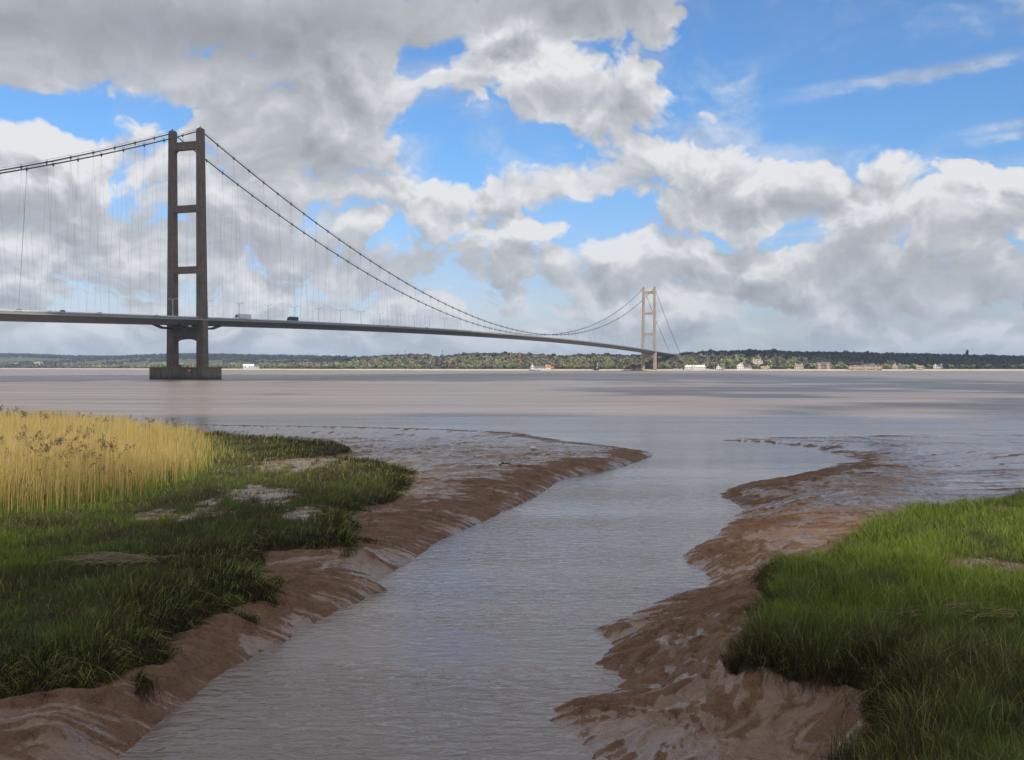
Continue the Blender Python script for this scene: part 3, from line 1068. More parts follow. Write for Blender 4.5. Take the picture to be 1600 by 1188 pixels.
def build_bridge():
    root = empty("suspension_bridge", BP(0, 0, 0))
    root.location = (0, 0, 0)
    tag(root, "long suspension bridge with two twin-legged concrete towers crossing the wide brown river", "bridge")
    # deck: box girder with footways, in short straight pieces that follow the camber
    ts = [t for t in np.arange(S_END, SPAN + N_END + 1, 18.05)] + [SPAN + N_END]
    prof = [(-14.2, -0.95), (-14.2, -1.35), (-11.6, -1.75), (-9.2, -4.5), (9.2, -4.5), (11.6, -1.75), (14.2, -1.35), (14.2, -0.95), (11.15, -0.95), (11.0, 0.0), (-11.0, 0.0), (-11.15, -0.95)]
    n = len(prof)
    V = []; Fs = []
    for t in ts:
        V += [BP(t, s, deck_z(t) + z) for s, z in prof]
    for i in range(len(ts) - 1):
        for j in range(n):
            Fs.append((i * n + j, (i + 1) * n + j, (i + 1) * n + (j + 1) % n, i * n + (j + 1) % n))
    Fs += [tuple(range(n)), tuple((len(ts) - 1) * n + j for j in range(n - 1, -1, -1))]
    deck = MB().add(V, Fs).build("deck", M_BOX, root)
    rd = MB()
    for s0, s1 in ((-10.6, -1.6), (1.6, 10.6)):
        V = []
        for t in ts:
            z = deck_z(t) + 0.006
            V += [BP(t, s0, z), BP(t, s1, z)]
        rd.add(V, [(2 * i, 2 * i + 1, 2 * i + 3, 2 * i + 2) for i in range(len(ts) - 1)])
    rd.build("carriageway", M_ROAD, deck)
    # footway edge beams, railings
    for s in (-14.2, 14.2):
        e = MB()
        for i in range(len(ts) - 1):
            a, b = ts[i], ts[i + 1]
            for z0, z1, w in ((-1.42, -0.62, 0.16), (0.12, 0.28, 0.07), (-0.38, -0.24, 0.05), (-0.06, 0.02, 0.04)):
                so = s + math.copysign(0.10, s)
                V = [BP(t, so + q, deck_z(t) + z) for t in (a, b) for q, z in ((-w, z0), (w, z0), (w, z1), (-w, z1))]
                e.add(V, [(0, 1, 2, 3), (7, 6, 5, 4), (0, 4, 5, 1), (1, 5, 6, 2), (2, 6, 7, 3), (3, 7, 4, 0)])
        r = e
        for t in np.arange(S_END, SPAN + N_END, 3.0):
            z = deck_z(t)
            so = s + math.copysign(0.10, s)
            r.box(t - 0.14, t + 0.14, so - 0.08, so + 0.08, z - 0.62, z + 0.42, (1, 1), lambda x, y, zz: BP(x, y, zz))
        r.build("railing", M_EDGE, deck)
    # crash barriers by the carriageways
    for s in (-11.0, 11.0, -1.3, 1.3):
        e = MB()
        for i in range(len(ts) - 1):
            a, b = ts[i], ts[i + 1]
            V = [BP(t, s + q, deck_z(t) + z) for t in (a, b) for q, z in ((-.08, .45), (.08, .45), (.08, .85), (-.08, .85))]
            e.add(V, [(0, 1, 2, 3), (7, 6, 5, 4), (0, 4, 5, 1), (1, 5, 6, 2), (2, 6, 7, 3), (3, 7, 4, 0)])
            for t in (a, a + 6, a + 12):
                e.box(t - .08, t + .08, s - .07, s + .07, deck_z(t) + 0.01, deck_z(t) + 0.46, (1, 1), lambda x, y, zz: BP(x, y, zz))
        e.build("crash_barrier", M_LAMP, deck)
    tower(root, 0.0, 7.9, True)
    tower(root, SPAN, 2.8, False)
    # pier of the near tower, standing in the water
    m = MB()
    c = 3.2; a, b = 9.6, 23.6
    hexa = [(p, q - 1.7) for p, q in [(-a, -b + c), (-a + c, -b), (a - c, -b), (a, -b + c), (a, b - c), (a - c, b), (-a + c, b), (-a, b - c)]]
    def ring(z, q):
        return [BP(p * q, s * (1 + (q - 1) * 0.4), z) for p, s in hexa]
    zs = [(-4, 1.0), (7.3, 1.0), (7.3, 1.03), (8.0, 1.03)]
    V = sum((ring(z, q) for z, q in zs), [])
    Fs = [tuple(range(7, -1, -1)), tuple(24 + j for j in range(8))]
    for i in range(3):
        Fs += [(i * 8 + j, i * 8 + (j + 1) % 8, (i + 1) * 8 + (j + 1) % 8, (i + 1) * 8 + j) for j in range(8)]
    pier = m.add(V, Fs).build("pier", M_PIER, root)
    fd = MB()
    for k in range(9):
        s = -18.5 + k * 4.6
        fd.box(-a - 0.30, -a - 0.02, s - 0.35, s + 0.35, 0.6, 6.6 if k % 2 else 4.2, (1, 1), lambda x, y, z: BP(x, y, z))
    fd.build("fender_post", M_PIER, pier)
    rl = MB()
    for s in np.arange(-20, 20.1, 2.0):
        rl.tube([BP(-9.2, s, 8.0), BP(-9.2, s, 9.1)], 0.06, 5)
    rl.tube([BP(-9.2, -20, 9.1), BP(-9.2, 20, 9.1)], 0.05, 5)
    rl.tube([BP(-9.2, -20, 8.6), BP(-9.2, 20, 8.6)], 0.04, 5)
    rl.build("guard_rail", M_RED, pier)
    # low plinth of the far tower, on the foreshore
    m = MB()
    m.box(-9.0, 9.0, -17.0, 17.0, -1.0, 3.0, (0.96, 0.97), lambda x, y, z: BP(SPAN + x, y, z))
    m.build("plinth", M_PIER, root)
    # cranked inspection walkways under the deck each side of the near tower
    for s, d in ((-12.2, -1), (12.2, 1), (12.2, -1), (-12.2, 1)):
        z = deck_z(0)
        w = MB()
        pts = [(d * 2.9, z - 6.6), (d * 13.0, z - 6.4), (d * 21.5, z - 4.2)]
        for (p, za), (q, zb_) in zip(pts[:-1], pts[1:]):
            V = [BP(t, s * 0.82 + o, zz + k) for t, zz in ((p, za), (q, zb_)) for o, k in ((-1.1, -.65), (1.1, -.65), (1.1, .65), (-1.1, .65))]
            w.add(V, [(0, 1, 2, 3), (7, 6, 5, 4), (0, 4, 5, 1), (1, 5, 6, 2), (2, 6, 7, 3), (3, 7, 4, 0)])
        w.build("inspection_walkway", M_DARK, root)
    # main cables with their clamps, and the hand ropes above
    tc = list(np.linspace(S_END, 0, 60)) + list(np.linspace(0, SPAN, 160))[1:] + list(np.linspace(SPAN, SPAN + N_END, 40))[1:]
    hs = [k * 18.05 for k in range(1, 78)]
    hs = [t for t in hs if t < SPAN - 8]
    hside = [-k * 18.05 for k in range(1, 29)]
    hn = [SPAN + k * 18.05 for k in range(1, 15)]
    seg = []
    for s in (-11.0, 11.0):
        cb = MB().tube([BP(t, s, cable_z(t)) for t in tc], 0.38, 8).build("main_cable", M_CABLE, root, smooth=True)
        cl = MB()
        for t in hs + hside:
            z = cable_z(t)
            dz_ = (cable_z(t + 1) - cable_z(t - 1)) / 2
            cl.tube([BP(t - 1.0, s, z - dz_), BP(t + 1.0, s, z + dz_)], 0.50, 8)
            cl.box(t - 0.35, t + 0.35, s - 0.2, s + 0.2, z - 1.25, z - 0.4, (1, 1), lambda x, y, zz: BP(x, y, zz))
            cl.box(t - 0.07, t + 0.07, s - 0.5, s - 0.36, z, z + 1.35, (1, 1), lambda x, y, zz: BP(x, y, zz))
            cl.box(t - 0.07, t + 0.07, s + 0.36, s + 0.5, z, z + 1.35, (1, 1), lambda x, y, zz: BP(x, y, zz))
        cl.build("cable_clamp", M_CABLE, cb)
        hr = MB()
        for o in (-0.43, 0.43):
            hr.tube([BP(t, s + o, cable_z(t) + 1.3) for t in tc], 0.035, 4)
        hr.build("hand_rope", M_CABLE, cb)
        # hangers: pairs that lean together, one to either side of each clamp
        for t in hs + hside + hn:
            for o in (-6.0, 6.0):
                tb = t + o
                if abs(tb) < 5 or abs(tb - SPAN) < 5:
                    continue
                za, zb_ = cable_z(t) - 1.0, deck_z(tb) + 0.1
                if za - zb_ < 1.2 or tb < S_END or tb > SPAN + N_END:
                    continue
                top, bot = BP(t, s, za), BP(tb, s, zb_)
                dd = (top[1] + bot[1]) / 2
                px = 800 + F * bot[0] / bot[1]
                show = (za - zb_) / dd if -60 < px < 1650 else 0
                thick = 0.105 if any(abs(px - q) < 3.2 and (top[1] < 690 or s > 0) for q in (27, 497, 532)) else 0.030
                seg.append((show, top, bot, thick))
    seg.sort(key=lambda q: -q[0])
    for k, (sh, top, bot, th) in enumerate(seg[:100]):
        MB().tube([top, bot], th, 5).build("hanger", M_HANG, root)
    rest = MB()
    for sh, top, bot, th in seg[100:]:
        rest.tube([top, bot], th, 4, caps=False)
    tag(rest.build("hangers", M_HANG, root), kind="stuff")
    return root


BRIDGE = build_bridge()
# abutment behind the north end of the deck, in the trees
ab = MB()
ab.box(-4, 46, -15.5, 15.5, 1.0, deck_z(SPAN + N_END) - 1.0, (0.94, 0.97), lambda x, y, z: BP(SPAN + N_END + x, y, z))
ab.box(-10, 30, -17, -15.7, 1.0, deck_z(SPAN + N_END) + 1.0, (1, 1), lambda x, y, z: BP(SPAN + N_END + x, y, z))
abo = ab.build("bridge_anchorage", M_CONC)
tag(abo, "massive concrete anchorage block at the wooded end of the bridge deck", "anchorage")


# ------------------------------------------------------------------ marsh grass and reeds
def blades(B, H, W, D, T0, T1, rng, face=None):
    """B base points, H height, W width, D horizontal lean of the tip (2 columns); two triangles and a tip each"""
    n = len(B)
    a = rng.uniform(0, 2 * math.pi, n) if face is None else face
    wx = np.cos(a) * W / 2; wy = np.sin(a) * W / 2
    V = np.empty((n, 5, 3), np.float32)
    V[:, 0] = np.stack([B[:, 0] - wx, B[:, 1] - wy, B[:, 2]], 1)
    V[:, 1] = np.stack([B[:, 0] + wx, B[:, 1] + wy, B[:, 2]], 1)
    mx, my = B[:, 0] + D[:, 0] * 0.36, B[:, 1] + D[:, 1] * 0.36
    mz = B[:, 2] + H * 0.60
    V[:, 2] = np.stack([mx - wx * .8, my - wy * .8, mz], 1)
    V[:, 3] = np.stack([mx + wx * .8, my + wy * .8, mz], 1)
    ln = np.sqrt(D[:, 0] ** 2 + D[:, 1] ** 2)
    V[:, 4] = np.stack([B[:, 0] + D[:, 0], B[:, 1] + D[:, 1], B[:, 2] + H * np.clip(1.05 - 0.35 * (ln / (H + 1e-6)) ** 2, 0.25, 1.05)], 1)
    i = np.arange(n)[:, None] * 5
    Fq = np.concatenate([i + [0, 1, 3], i + [0, 3, 2], i + [2, 3, 4]], 1).reshape(-1, 3)
    T = np.stack([T0, T0, (T0 + T1) / 2, (T0 + T1) / 2, T1], 1)
    return V.reshape(-1, 3), Fq, T.ravel()


def mat_grass(name, cols, rough=0.8):
    m, g, b = new_mat(name)
    r = g.node('ShaderNodeValToRGB')
    el = r.color_ramp.elements
    el[0].position = 0.0; el[0].color = cols[0] + (1,)
    el[1].position = 1.0; el[1].color = cols[-1] + (1,)
    for k in range(1, len(cols) - 1):
        e = el.new(k / (len(cols) - 1)); e.color = cols[k] + (1,)
    g.put(r.inputs[0], g.attr("tint"))
    g.put(b.inputs['Base Color'], r.outputs[0])
    b.inputs['Roughness'].default_value = rough
    b.inputs['Specular IOR Level'].default_value = 0.06
    return m


M_GRASS = mat_grass("marsh_grass_blades", [(0.036, 0.026, 0.016), (0.120, 0.094, 0.042), (0.118, 0.130, 0.048), (0.132, 0.186, 0.028), (0.225, 0.275, 0.048), (0.60, 0.47, 0.24)])
M_REED = mat_grass("reed_stems", [(0.090, 0.150, 0.026), (0.20, 0.20, 0.045), (0.36, 0.255, 0.085), (0.47, 0.34, 0.125), (0.54, 0.41, 0.175)])
M_PLUME = mat_plain("reed_plume", (0.105, 0.070, 0.052), 0.9, 0.25, 3.0)

REED_POLY = [gp(px, py, 1.4) for px, py in [(-260, 860), (-60, 812), (0, 800), (60, 792), (150, 788), (215, 770), (270, 752), (322, 728), (352, 712)]] + \
            [gp(px, py, 0.95) for px, py in [(335, 690), (300, 682), (150, 678), (0, 674), (-250, 670)]]


def build_grass():
    rng = np.random.default_rng(11)
    n = 1250000
    s = rng.uniform(-0.66, 0.66, n)
    Y = np.exp(rng.uniform(math.log(12), math.log(135), n))
    X = s * (Y + 3)
    z, ms, bare = bank(X, Y, ("z", "ms", "bare"))
    side = X > 0
    reed = inside(X, Y, REED_POLY)
    edge = np.exp(-np.maximum(ms + 0.35 * fbm(X * .7, Y * .5, 121, 2), 0) / np.where(X > 0, 0.9, np.interp(Y, [20, 32, 45, 60, 90], [2.3, 1.7, 1.3, 3.0, 4.0])))
    keep = (ms > -0.22 + 0.15 * rng.normal(size=n)) & (z > 0.35)
    stray = (ms > np.where(side, -0.6, -1.05)) & (ms < -0.2) & (pn(X * 1.25, Y * 1.0, 141) > np.where(side, 0.26, 0.10) - 0.22 * ms) & (z > 0.3) & (Y < 75)
    keep |= stray
    keep &= rng.uniform(size=n) > bare * np.clip(0.56 + 0.9 * pn(X * 1.1, Y * 0.8, 131), 0.2, 0.95)
    low = fbm(X * 0.18, Y * 0.10, 101, 3)
    # thin, muddy growth on the far end of the marsh
    thin = np.where(side, 0.0, np.interp(Y, [55, 75, 110], [0.0, 0.35, 0.5])) * (0.6 + low)
    keep &= rng.uniform(size=n) > thin
    X, Y, z, ms, edge, side, reed, low, bare = [q[keep] for q in (X, Y, z, ms, edge, side, reed, low, bare)]
    n = len(X)
    tuft = fbm(X * 0.9, Y * 0.7, 103, 3)
    hb = np.where(side, 0.46, np.interp(Y, [0, 40, 70, 120], [0.30, 0.30, 0.34, 0.42]))
    # taller rank growth along the near right bank, short bright turf behind it
    rank = np.where(side, sst(Y, 34, 23), 0)
    hb = hb * (1 + 0.25 * rank)
    big = fbm(X * 0.33, Y * 0.26, 105, 3)
    H = hb * (1 + 0.75 * tuft) * (1 + 0.7 * big) * rng.uniform(0.55, 1.15, n) * (1 + 0.25 * edge) * (1 - .5 * bare)
    H = np.maximum(H, 0.07)
    Wd = 0.0105 * np.clip(Y / 22, 0.8, 10) ** 0.75 * rng.uniform(0.7, 1.3, n)
    e = 0.25
    m1, = bank(X + e, Y, ("ms",)); m2, = bank(X, Y + e, ("ms",))
    gx = -(m1 - ms) / e; gy = -(m2 - ms) / e
    gl = np.sqrt(gx * gx + gy * gy) + 1e-6
    out = np.exp(-np.maximum(ms, 0) / 0.9) * np.where(side, 0.55, 0.85)
    wind = fbm(X * 0.12, Y * 0.12, 107, 2)
    a = rng.uniform(0, 2 * math.pi, n)
    ln = H * rng.uniform(0.15, 0.75, n)
    D = np.stack([np.cos(a) * ln + gx / gl * out * H + (0.10 + 0.2 * wind) * H, np.sin(a) * ln + gy / gl * out * H], 1)
    # colour: bright fresh growth in the middle, olive and dead brown towards the edges
    T = 0.53 + 0.50 * low + 0.10 * rng.normal(size=n) + 0.22 * tuft
    T = T - np.where(side, 0.20, 0.66) * edge
    T = T + np.where(side, 0.17 * sst(Y, 22, 30) - 0.27 * rank, 0.0)
    T = T - np.where(side, 0, np.interp(Y, [60, 85, 115], [0, 0.16, 0.34]))
    T = np.clip(T, 0.02, 0.80)
    straw = rng.uniform(size=n) < np.where(side, 0.030 + 0.06 * rank + 0.06 * edge, 0.05 + 0.24 * edge)
    T = np.where(straw, rng.uniform(0.72, 1.0, n), T)
    H = np.where(straw, H * 1.25, H)
    D[straw] *= 1.6
    kk = ~reed | (rng.uniform(size=n) < 0.6)
    B = np.stack([X, Y, z - 0.03], 1)[kk]
    V, Fq, TT = blades(B, H[kk], Wd[kk], D[kk], np.clip(T[kk] - 0.16, 0, 1), T[kk], rng)
    # dead leaves and roots that hang over the lip of the banks
    kh = np.where(np.exp(-np.maximum(ms[kk], 0) / 0.9) > 0.72)[0]
    kh = np.repeat(kh, 4)
    nh = len(kh)
    gxx = (gx / gl)[kk][kh]; gyy = (gy / gl)[kk][kh]
    Bh = B[kh] + np.stack([gxx * rng.uniform(0, .15, nh) + rng.normal(0, .12, nh), gyy * rng.uniform(0, .15, nh) + rng.normal(0, .12, nh), rng.uniform(.0, .10, nh)], 1)
    Hh = -rng.uniform(0.05, 0.55, nh)
    la = rng.uniform(.10, .38, nh)
    Dh = np.stack([gxx * la + rng.normal(0, .09, nh), gyy * la + rng.normal(0, .09, nh)], 1)
    V2, F2, T2_ = blades(Bh, Hh, Wd[kk][kh] * 1.2, Dh, np.clip(rng.normal(.05, .06, nh), 0, 1), np.clip(rng.normal(.02, .06, nh), 0, 1), rng)
    Fq = np.vstack([Fq, F2 + len(V)]); V = np.vstack([V, V2]); TT = np.concatenate([TT, T2_])
    o = mesh_np("marsh_grass", V, Fq, M_GRASS, attrs={"tint": TT})
    tag(o, kind="stuff")
    # hanging dead growth over the lip of the banks
    # reeds
    n = 520000
    s = rng.uniform(-0.75, -0.2, n)
    Y = np.exp(rng.uniform(math.log(40), math.log(118), n))
    X = s * (Y - AY)
    ins = inside(X + 0.8 * pn(X * .5, Y * .5, 3) + rng.normal(0, .55, n), Y + 4.5 * pn(X * .4 + 7, Y * .3, 4) + rng.normal(0, 1.6, n), REED_POLY)
    X, Y = X[ins], Y[ins]
    n = len(X)
    cl = fbm(X * 0.55, Y * 0.45, 111, 3)
    pxr = 800 + F * X / Y
    k = rng.uniform(size=n) < (0.42 + 1.2 * cl) * np.interp(pxr, [190, 280, 340], [1.0, 0.50, 0.10])
    X, Y, cl = X[k], Y[k], cl[k]; n = len(X)
    z, = bank(X, Y)
    px = 800 + F * X / Y
    hh = np.interp(px, [-200, 60, 170, 260, 310, 350], [2.75, 2.65, 2.35, 1.85, 1.35, 0.8])
    H = hh * rng.uniform(0.60, 1.12, n) * (1 + 0.35 * cl)
    T1_ = np.clip(rng.uniform(0.5, 1.0, n) + .25 * cl, 0, 1); T0 = rng.uniform(0.0, 0.75, n)
    dk = rng.uniform(size=n) < 0.16
    T1_[dk] *= 0.45; T0[dk] *= 0.5
    a = rng.uniform(0, 6.28, n); ln = H * np.abs(rng.normal(0.0, 0.11, n))
    D = np.stack([np.cos(a) * ln + 0.05 * H, np.sin(a) * ln], 1)
    tip = rng.uniform(size=n) < 0.05
    D[tip] *= 4
    B = np.stack([X, Y, z - 0.05], 1)
    W = 0.020 * (Y / 50) ** 0.6 * rng.uniform(0.7, 1.4, n)
    V1, F1, A1 = blades(B, H, W, D, T0, T1_, rng, face=rng.normal(0, 0.6, n))
    kg = rng.uniform(size=n) < 0.75
    ng = int(kg.sum())
    Bg = B[kg] + np.stack([rng.normal(0, .1, ng), rng.normal(-0.15, .2, ng), np.zeros(ng)], 1)
    Hg = rng.uniform(0.4, 1.35, ng)
    a = rng.uniform(0, 6.28, ng); ln = Hg * rng.uniform(.05, .3, ng)
    V2, F2, A2 = blades(Bg, Hg, W[kg] * 1.2, np.stack([np.cos(a) * ln, np.sin(a) * ln], 1), np.full(ng, 0.0), rng.uniform(0, .22, ng), rng)
    o = mesh_np("reed_bed", np.vstack([V1, V2]), np.vstack([F1, F2 + len(V1)]), M_REED, attrs={"tint": np.concatenate([A1, A2])})
    tag(o, kind="stuff")
    # brown plumes on the taller stems
    Vs = []; n = 0
    def plume(x, y, zb, top):
        ln = rng.uniform(0.30, 0.5); side_ = rng.uniform(-0.5, 0.9)
        for q in range(34):
            t = rng.uniform(0, 1)
            c = np.array([x + side_ * 0.30 * t * t + rng.normal(0, 0.05 + .05 * (1 - t)), y + rng.normal(0, .06), top - ln * 0.5 + ln * t * (1 - .25 * abs(side_) * t)])
            d = np.array([rng.normal(.3 * side_, .5), rng.normal(0, .4), rng.normal(0.25, .5)]) * 0.10
            w = np.array([0.02, 0, 0.012])
            Vs.append([c - w, c + w, c + d])
        Vs.append([[x - 0.012, y, zb], [x + 0.012, y, zb], [x, y, top]])
    for k in range(150):
        px_, py_ = rng.normal(90, 85), rng.normal(700, 19)
        yv = rng.uniform(51, 60)
        xx = (px_ - 800) / F * yv
        if px_ > 205 or px_ < -100:
            continue
        zb, = bank(np.array([xx]), np.array([yv]))
        top = CAM_H - (py_ - HZ) / F * yv
        plume(xx, yv, zb[0], top)
    for k in range(46):
        px_ = rng.uniform(-80, 285)
        yv = rng.uniform(72, 92)
        py_ = np.interp(px_, [-80, 0, 90, 280], [628, 636, 645, 656]) + abs(rng.normal(0, 7))
        xx = (px_ - 800) / F * yv
        zb, = bank(np.array([xx]), np.array([yv]))
        plume(xx, yv, zb[0], CAM_H - (py_ - HZ) / F * yv)
    V = np.array(Vs).reshape(-1, 3)
    o = mesh_np("reed_plumes", V, np.arange(len(V)).reshape(-1, 3), M_PLUME)
    tag(o, kind="stuff")


build_grass()

# ------------------------------------------------------------------ unseen clouds added to shade the near river and far ridge, out of view
def mat_cloud():
    m, g, b = new_mat("cloud_white")
    nt = m.node_tree
    out = nt.nodes['Material Output']
    d = g.node('ShaderNodeBsdfDiffuse'); d.inputs[0].default_value = (0.85, 0.85, 0.86, 1)
    t = g.node('ShaderNodeBsdfTranslucent'); t.inputs[0].default_value = (0.96, 0.93, 0.88, 1)
    mx = g.node('ShaderNodeMixShader'); mx.inputs[0].default_value = 0.68
    nt.links.new(d.outputs[0], mx.inputs[1]); nt.links.new(t.outputs[0], mx.inputs[2])
    nt.links.new(mx.outputs[0], out.inputs[0])
    return m


def build_cloud(name, x0, x1, y0, y1, step, field, alt):
    """a flat-based cloud over the part of the ground where field(x, y) > 0, moved along the sun's rays to its height"""
    xs = np.arange(x0, x1 + step, step); ys = np.arange(y0, y1 + step, step)
    X, Y = np.meshgrid(xs, ys)
    f = field(X, Y)
    th = 30 + 140 * np.sqrt(np.clip(f, 0, 1.5)) + 45 * fbm(X / 160, Y / 160, 7, 3)
    zt = alt + np.maximum(th, 8); zb = alt - 10 + 22 * fbm(X / 220, Y / 220, 9, 3)
    ny, nx = X.shape
    idx = np.arange(nx * ny).reshape(ny, nx)
    cell = (f[:-1, :-1] > 0) & (f[1:, :-1] > 0) & (f[:-1, 1:] > 0) & (f[1:, 1:] > 0)
    top = np.stack([idx[:-1, :-1], idx[:-1, 1:], idx[1:, 1:], idx[1:, :-1]], -1)
    N = nx * ny
    Fs = [top[cell], (top[cell] + N)[:, ::-1]]
    pad = np.pad(cell, 1)
    for dy, dx, a, b in ((-1, 0, 0, 1), (0, 1, 1, 2), (1, 0, 2, 3), (0, -1, 3, 0)):
        nb = pad[1 + dy:1 + dy + cell.shape[0], 1 + dx:1 + dx + cell.shape[1]]
        e = top[cell & ~nb]
        Fs.append(np.stack([e[:, b], e[:, a], e[:, a] + N, e[:, b] + N], 1))
    lx, ly = SDIR[0] / SDIR[2], SDIR[1] / SDIR[2]
    V = np.concatenate([np.stack([X + lx * q, Y + ly * q, q], -1).reshape(-1, 3) for q in (zt, zb)])
    Fq = np.concatenate(Fs)
    used = np.unique(Fq); mp = np.zeros(len(V), int); mp[used] = np.arange(len(used))
    o = mesh_np(name, V[used], mp[Fq], M_CLOUD, smooth=True)
    tag(o, kind="structure")


M_CLOUD = mat_cloud()


def near_field(X, Y):
    f = np.minimum(np.minimum((X + 700) / 120, (300 - X) / 120), np.minimum((Y + 170) / 100, (1230 + 0.5 * X - Y) / 110))
    # a gap that lets the sun on to the water this side of the tower
    gap = np.minimum(np.minimum((X + 560) / 160, (40 - X) / 230), np.minimum((Y - 185) / 75, (575 + 0.05 * X - Y) / 90))
    f = np.minimum(f, -gap) + 0.95 * fbm(X / 90, Y / 48, 21, 5, 0.72) * sst(Y, 120, 240) + 0.2 * fbm(X / 90, Y / 60, 22, 4)
    # and small ones cut to let sun on to the reeds and turf
    reeds = 1.0 - ((X + 50) / 30) ** 2 - ((Y - 76) / 38) ** 2
    turf = 1.0 - ((X - 29) / 11) ** 2 - ((Y - 40) / 6.8) ** 2
    return np.minimum(f, np.minimum(-reeds, -turf))


def hill_field(X, Y):
    a = np.minimum((X - 330 + (Y - 2150) * 0.2) / 150, np.minimum((Y - np.interp(X, [300, 640, 760], [2270, 2210, 2060])) / 80, (3100 - Y) / 200))
    return np.minimum(a, (2400 - X) / 200) + 0.25 * fbm(X / 150, Y / 150, 23, 4)


build_cloud("shade_cloud", -1000, 560, -420, 1450, 11, near_field, 900)
build_cloud("shade_cloud", 0, 2500, 1900, 3300, 25, hill_field, 900)


# ------------------------------------------------------------------ things on the bridge
def on_deck(px, s, guess):
    """distance along the deck of the point that shows at a photo column"""
    t = guess
    for _ in range(30):
        p = T1 + DT * t + DS * s
        q = 800 + F * p[0] / p[1]
        p2 = T1 + DT * (t + 1) + DS * s
        q2 = 800 + F * p2[0] / p2[1]
        t += (px - q) / (q2 - q)
    return t


YAW = math.atan2(DT[1], DT[0])


def place_on_deck(o, t, s, flip=False):
    o.location = BP(t, s, deck_z(t) + 0.01)
    o.rotation_euler = (0, 0, YAW + (math.pi if flip else 0))


def wheel_mb(x, y, r, w):
    m = MB()
    m.tube([(x, y - w / 2, r), (x, y + w / 2, r)], r, 14)
    return m


M_CAR_DARK = mat_plain("dark_car_paint", (0.030, 0.032, 0.038), 0.3, 0.05)
M_CAR_WHITE = mat_plain("white_car_paint", (0.72, 0.73, 0.74), 0.3, 0.04)
M_CAR_RED = mat_plain("red_car_paint", (0.30, 0.035, 0.03), 0.3, 0.05)
M_CAR_SILVER = mat_plain("silver_car_paint", (0.38, 0.39, 0.41), 0.3, 0.05)
M_TRAILER = mat_plain("cream_trailer_side", (0.84, 0.83, 0.78), 0.55, 0.06, 0.8)
M_TRAILER_DK = mat_plain("dark_trailer_side", (0.030, 0.034, 0.036), 0.5, 0.15, 0.8)


def make_car(paint, van=False):
    root = empty("car")
    L, W = 4.3, 1.75
    pr = [(-2.15, .32), (-2.15, .78), (-2.0, .92), (-0.95, .98), (-0.2, 1.0), (1.0, .98), (1.95, .82), (2.15, .62), (2.15, .32)]
    m = MB().prism([(x, z) for x, z in pr][::-1], -W / 2, W / 2, lambda t, x, z: (x, t, z))
    body = m.build("body", paint, root, bevel=0.05)
    h = 1.9 if van else 1.42
    cab = [(-1.85, .93), (-1.55 if not van else -1.8, h - .04), (-1.2, h), (0.25, h), (1.0, .97)]
    MB().prism([(x, z) for x, z in cab][::-1], -W / 2 + .10, W / 2 - .10, lambda t, x, z: (x, t, z)).build("roof", paint, root, bevel=0.05)
    for q in (-1, 1):
        y = q * (W / 2 - .10 + .012)
        MB().prism([(-1.60, 1.0), (-1.42, h - .12), (0.12, h - .12), (0.72, 1.0)][::-1], y - .01, y + .01, lambda t, x, z: (x, t, z)).build("side_window", M_GLASS, root)
    for x in (-1.35, 1.35):
        for y in (-.78, .78):
            wheel_mb(x, y, 0.31, .2).build("wheel", M_TYRE, root)
    for q in (-.6, .6):
        MB().box(2.10, 2.17, q - .17, q + .17, .62, .76).build("headlight", M_WHITE, root)
    return root


def make_lorry(side, cabm, length, height, name, roofcap=True):
    root = empty(name)
    L = length
    MB().box(-L / 2, L / 2 - 2.6, -1.25, 1.25, 1.15, height).build("trailer_box", side, root, bevel=0.05)
    MB().box(-L / 2 + 0.1, L / 2 - 0.3, -0.5, 0.5, 0.72, 1.14).build("chassis", M_DARK, root)
    cb = MB().prism([(L / 2 - 2.3, .55), (L / 2 - 2.3, height - .55), (L / 2 - .9, height - .62), (L / 2 - .10, 1.75), (L / 2, 1.5), (L / 2, .55)][::-1], -1.2, 1.2, lambda t, x, z: (x, t, z)).build("cab", cabm, root, bevel=0.06)
    MB().box(L / 2 - .75, L / 2 - .02, -1.05, 1.05, 1.85, height - 1.0, (1, 1), lambda x, y, z: (x - (z - 1.85) * .48 + .10, y, z)).build("windscreen", M_GLASS, cb)
    for q in (-1.215, 1.215):
        MB().box(L / 2 - 1.7, L / 2 - .95, q - .012, q + .012, 1.75, 2.4).build("side_window", M_GLASS, cb)
    if roofcap:
        MB().prism([(L / 2 - 2.3, height - .54), (L / 2 - 2.3, height + .05), (L / 2 - 1.9, height + .05), (L / 2 - 1.0, height - .54)][::-1], -1.1, 1.1, lambda t, x, z: (x, t, z)).build("wind_deflector", cabm, cb)
    sk = MB()
    for y in (-1.2, 1.2):
        sk.box(-L / 2 + 4.6, L / 2 - 4.2, y - .03, y + .03, .45, 1.12)
    sk.build("side_skirt", M_DARK, root)
    for x in ([-L / 2 + 1.2, -L / 2 + 2.5, -L / 2 + 3.8] if L > 11 else [-L / 2 + 1.8]) + [L / 2 - 3.6, L / 2 - 1.2]:
        for y in (-1.05, 1.05):
            wheel_mb(x, y, 0.5, .32).build("wheel", M_TYRE, root)
    return root


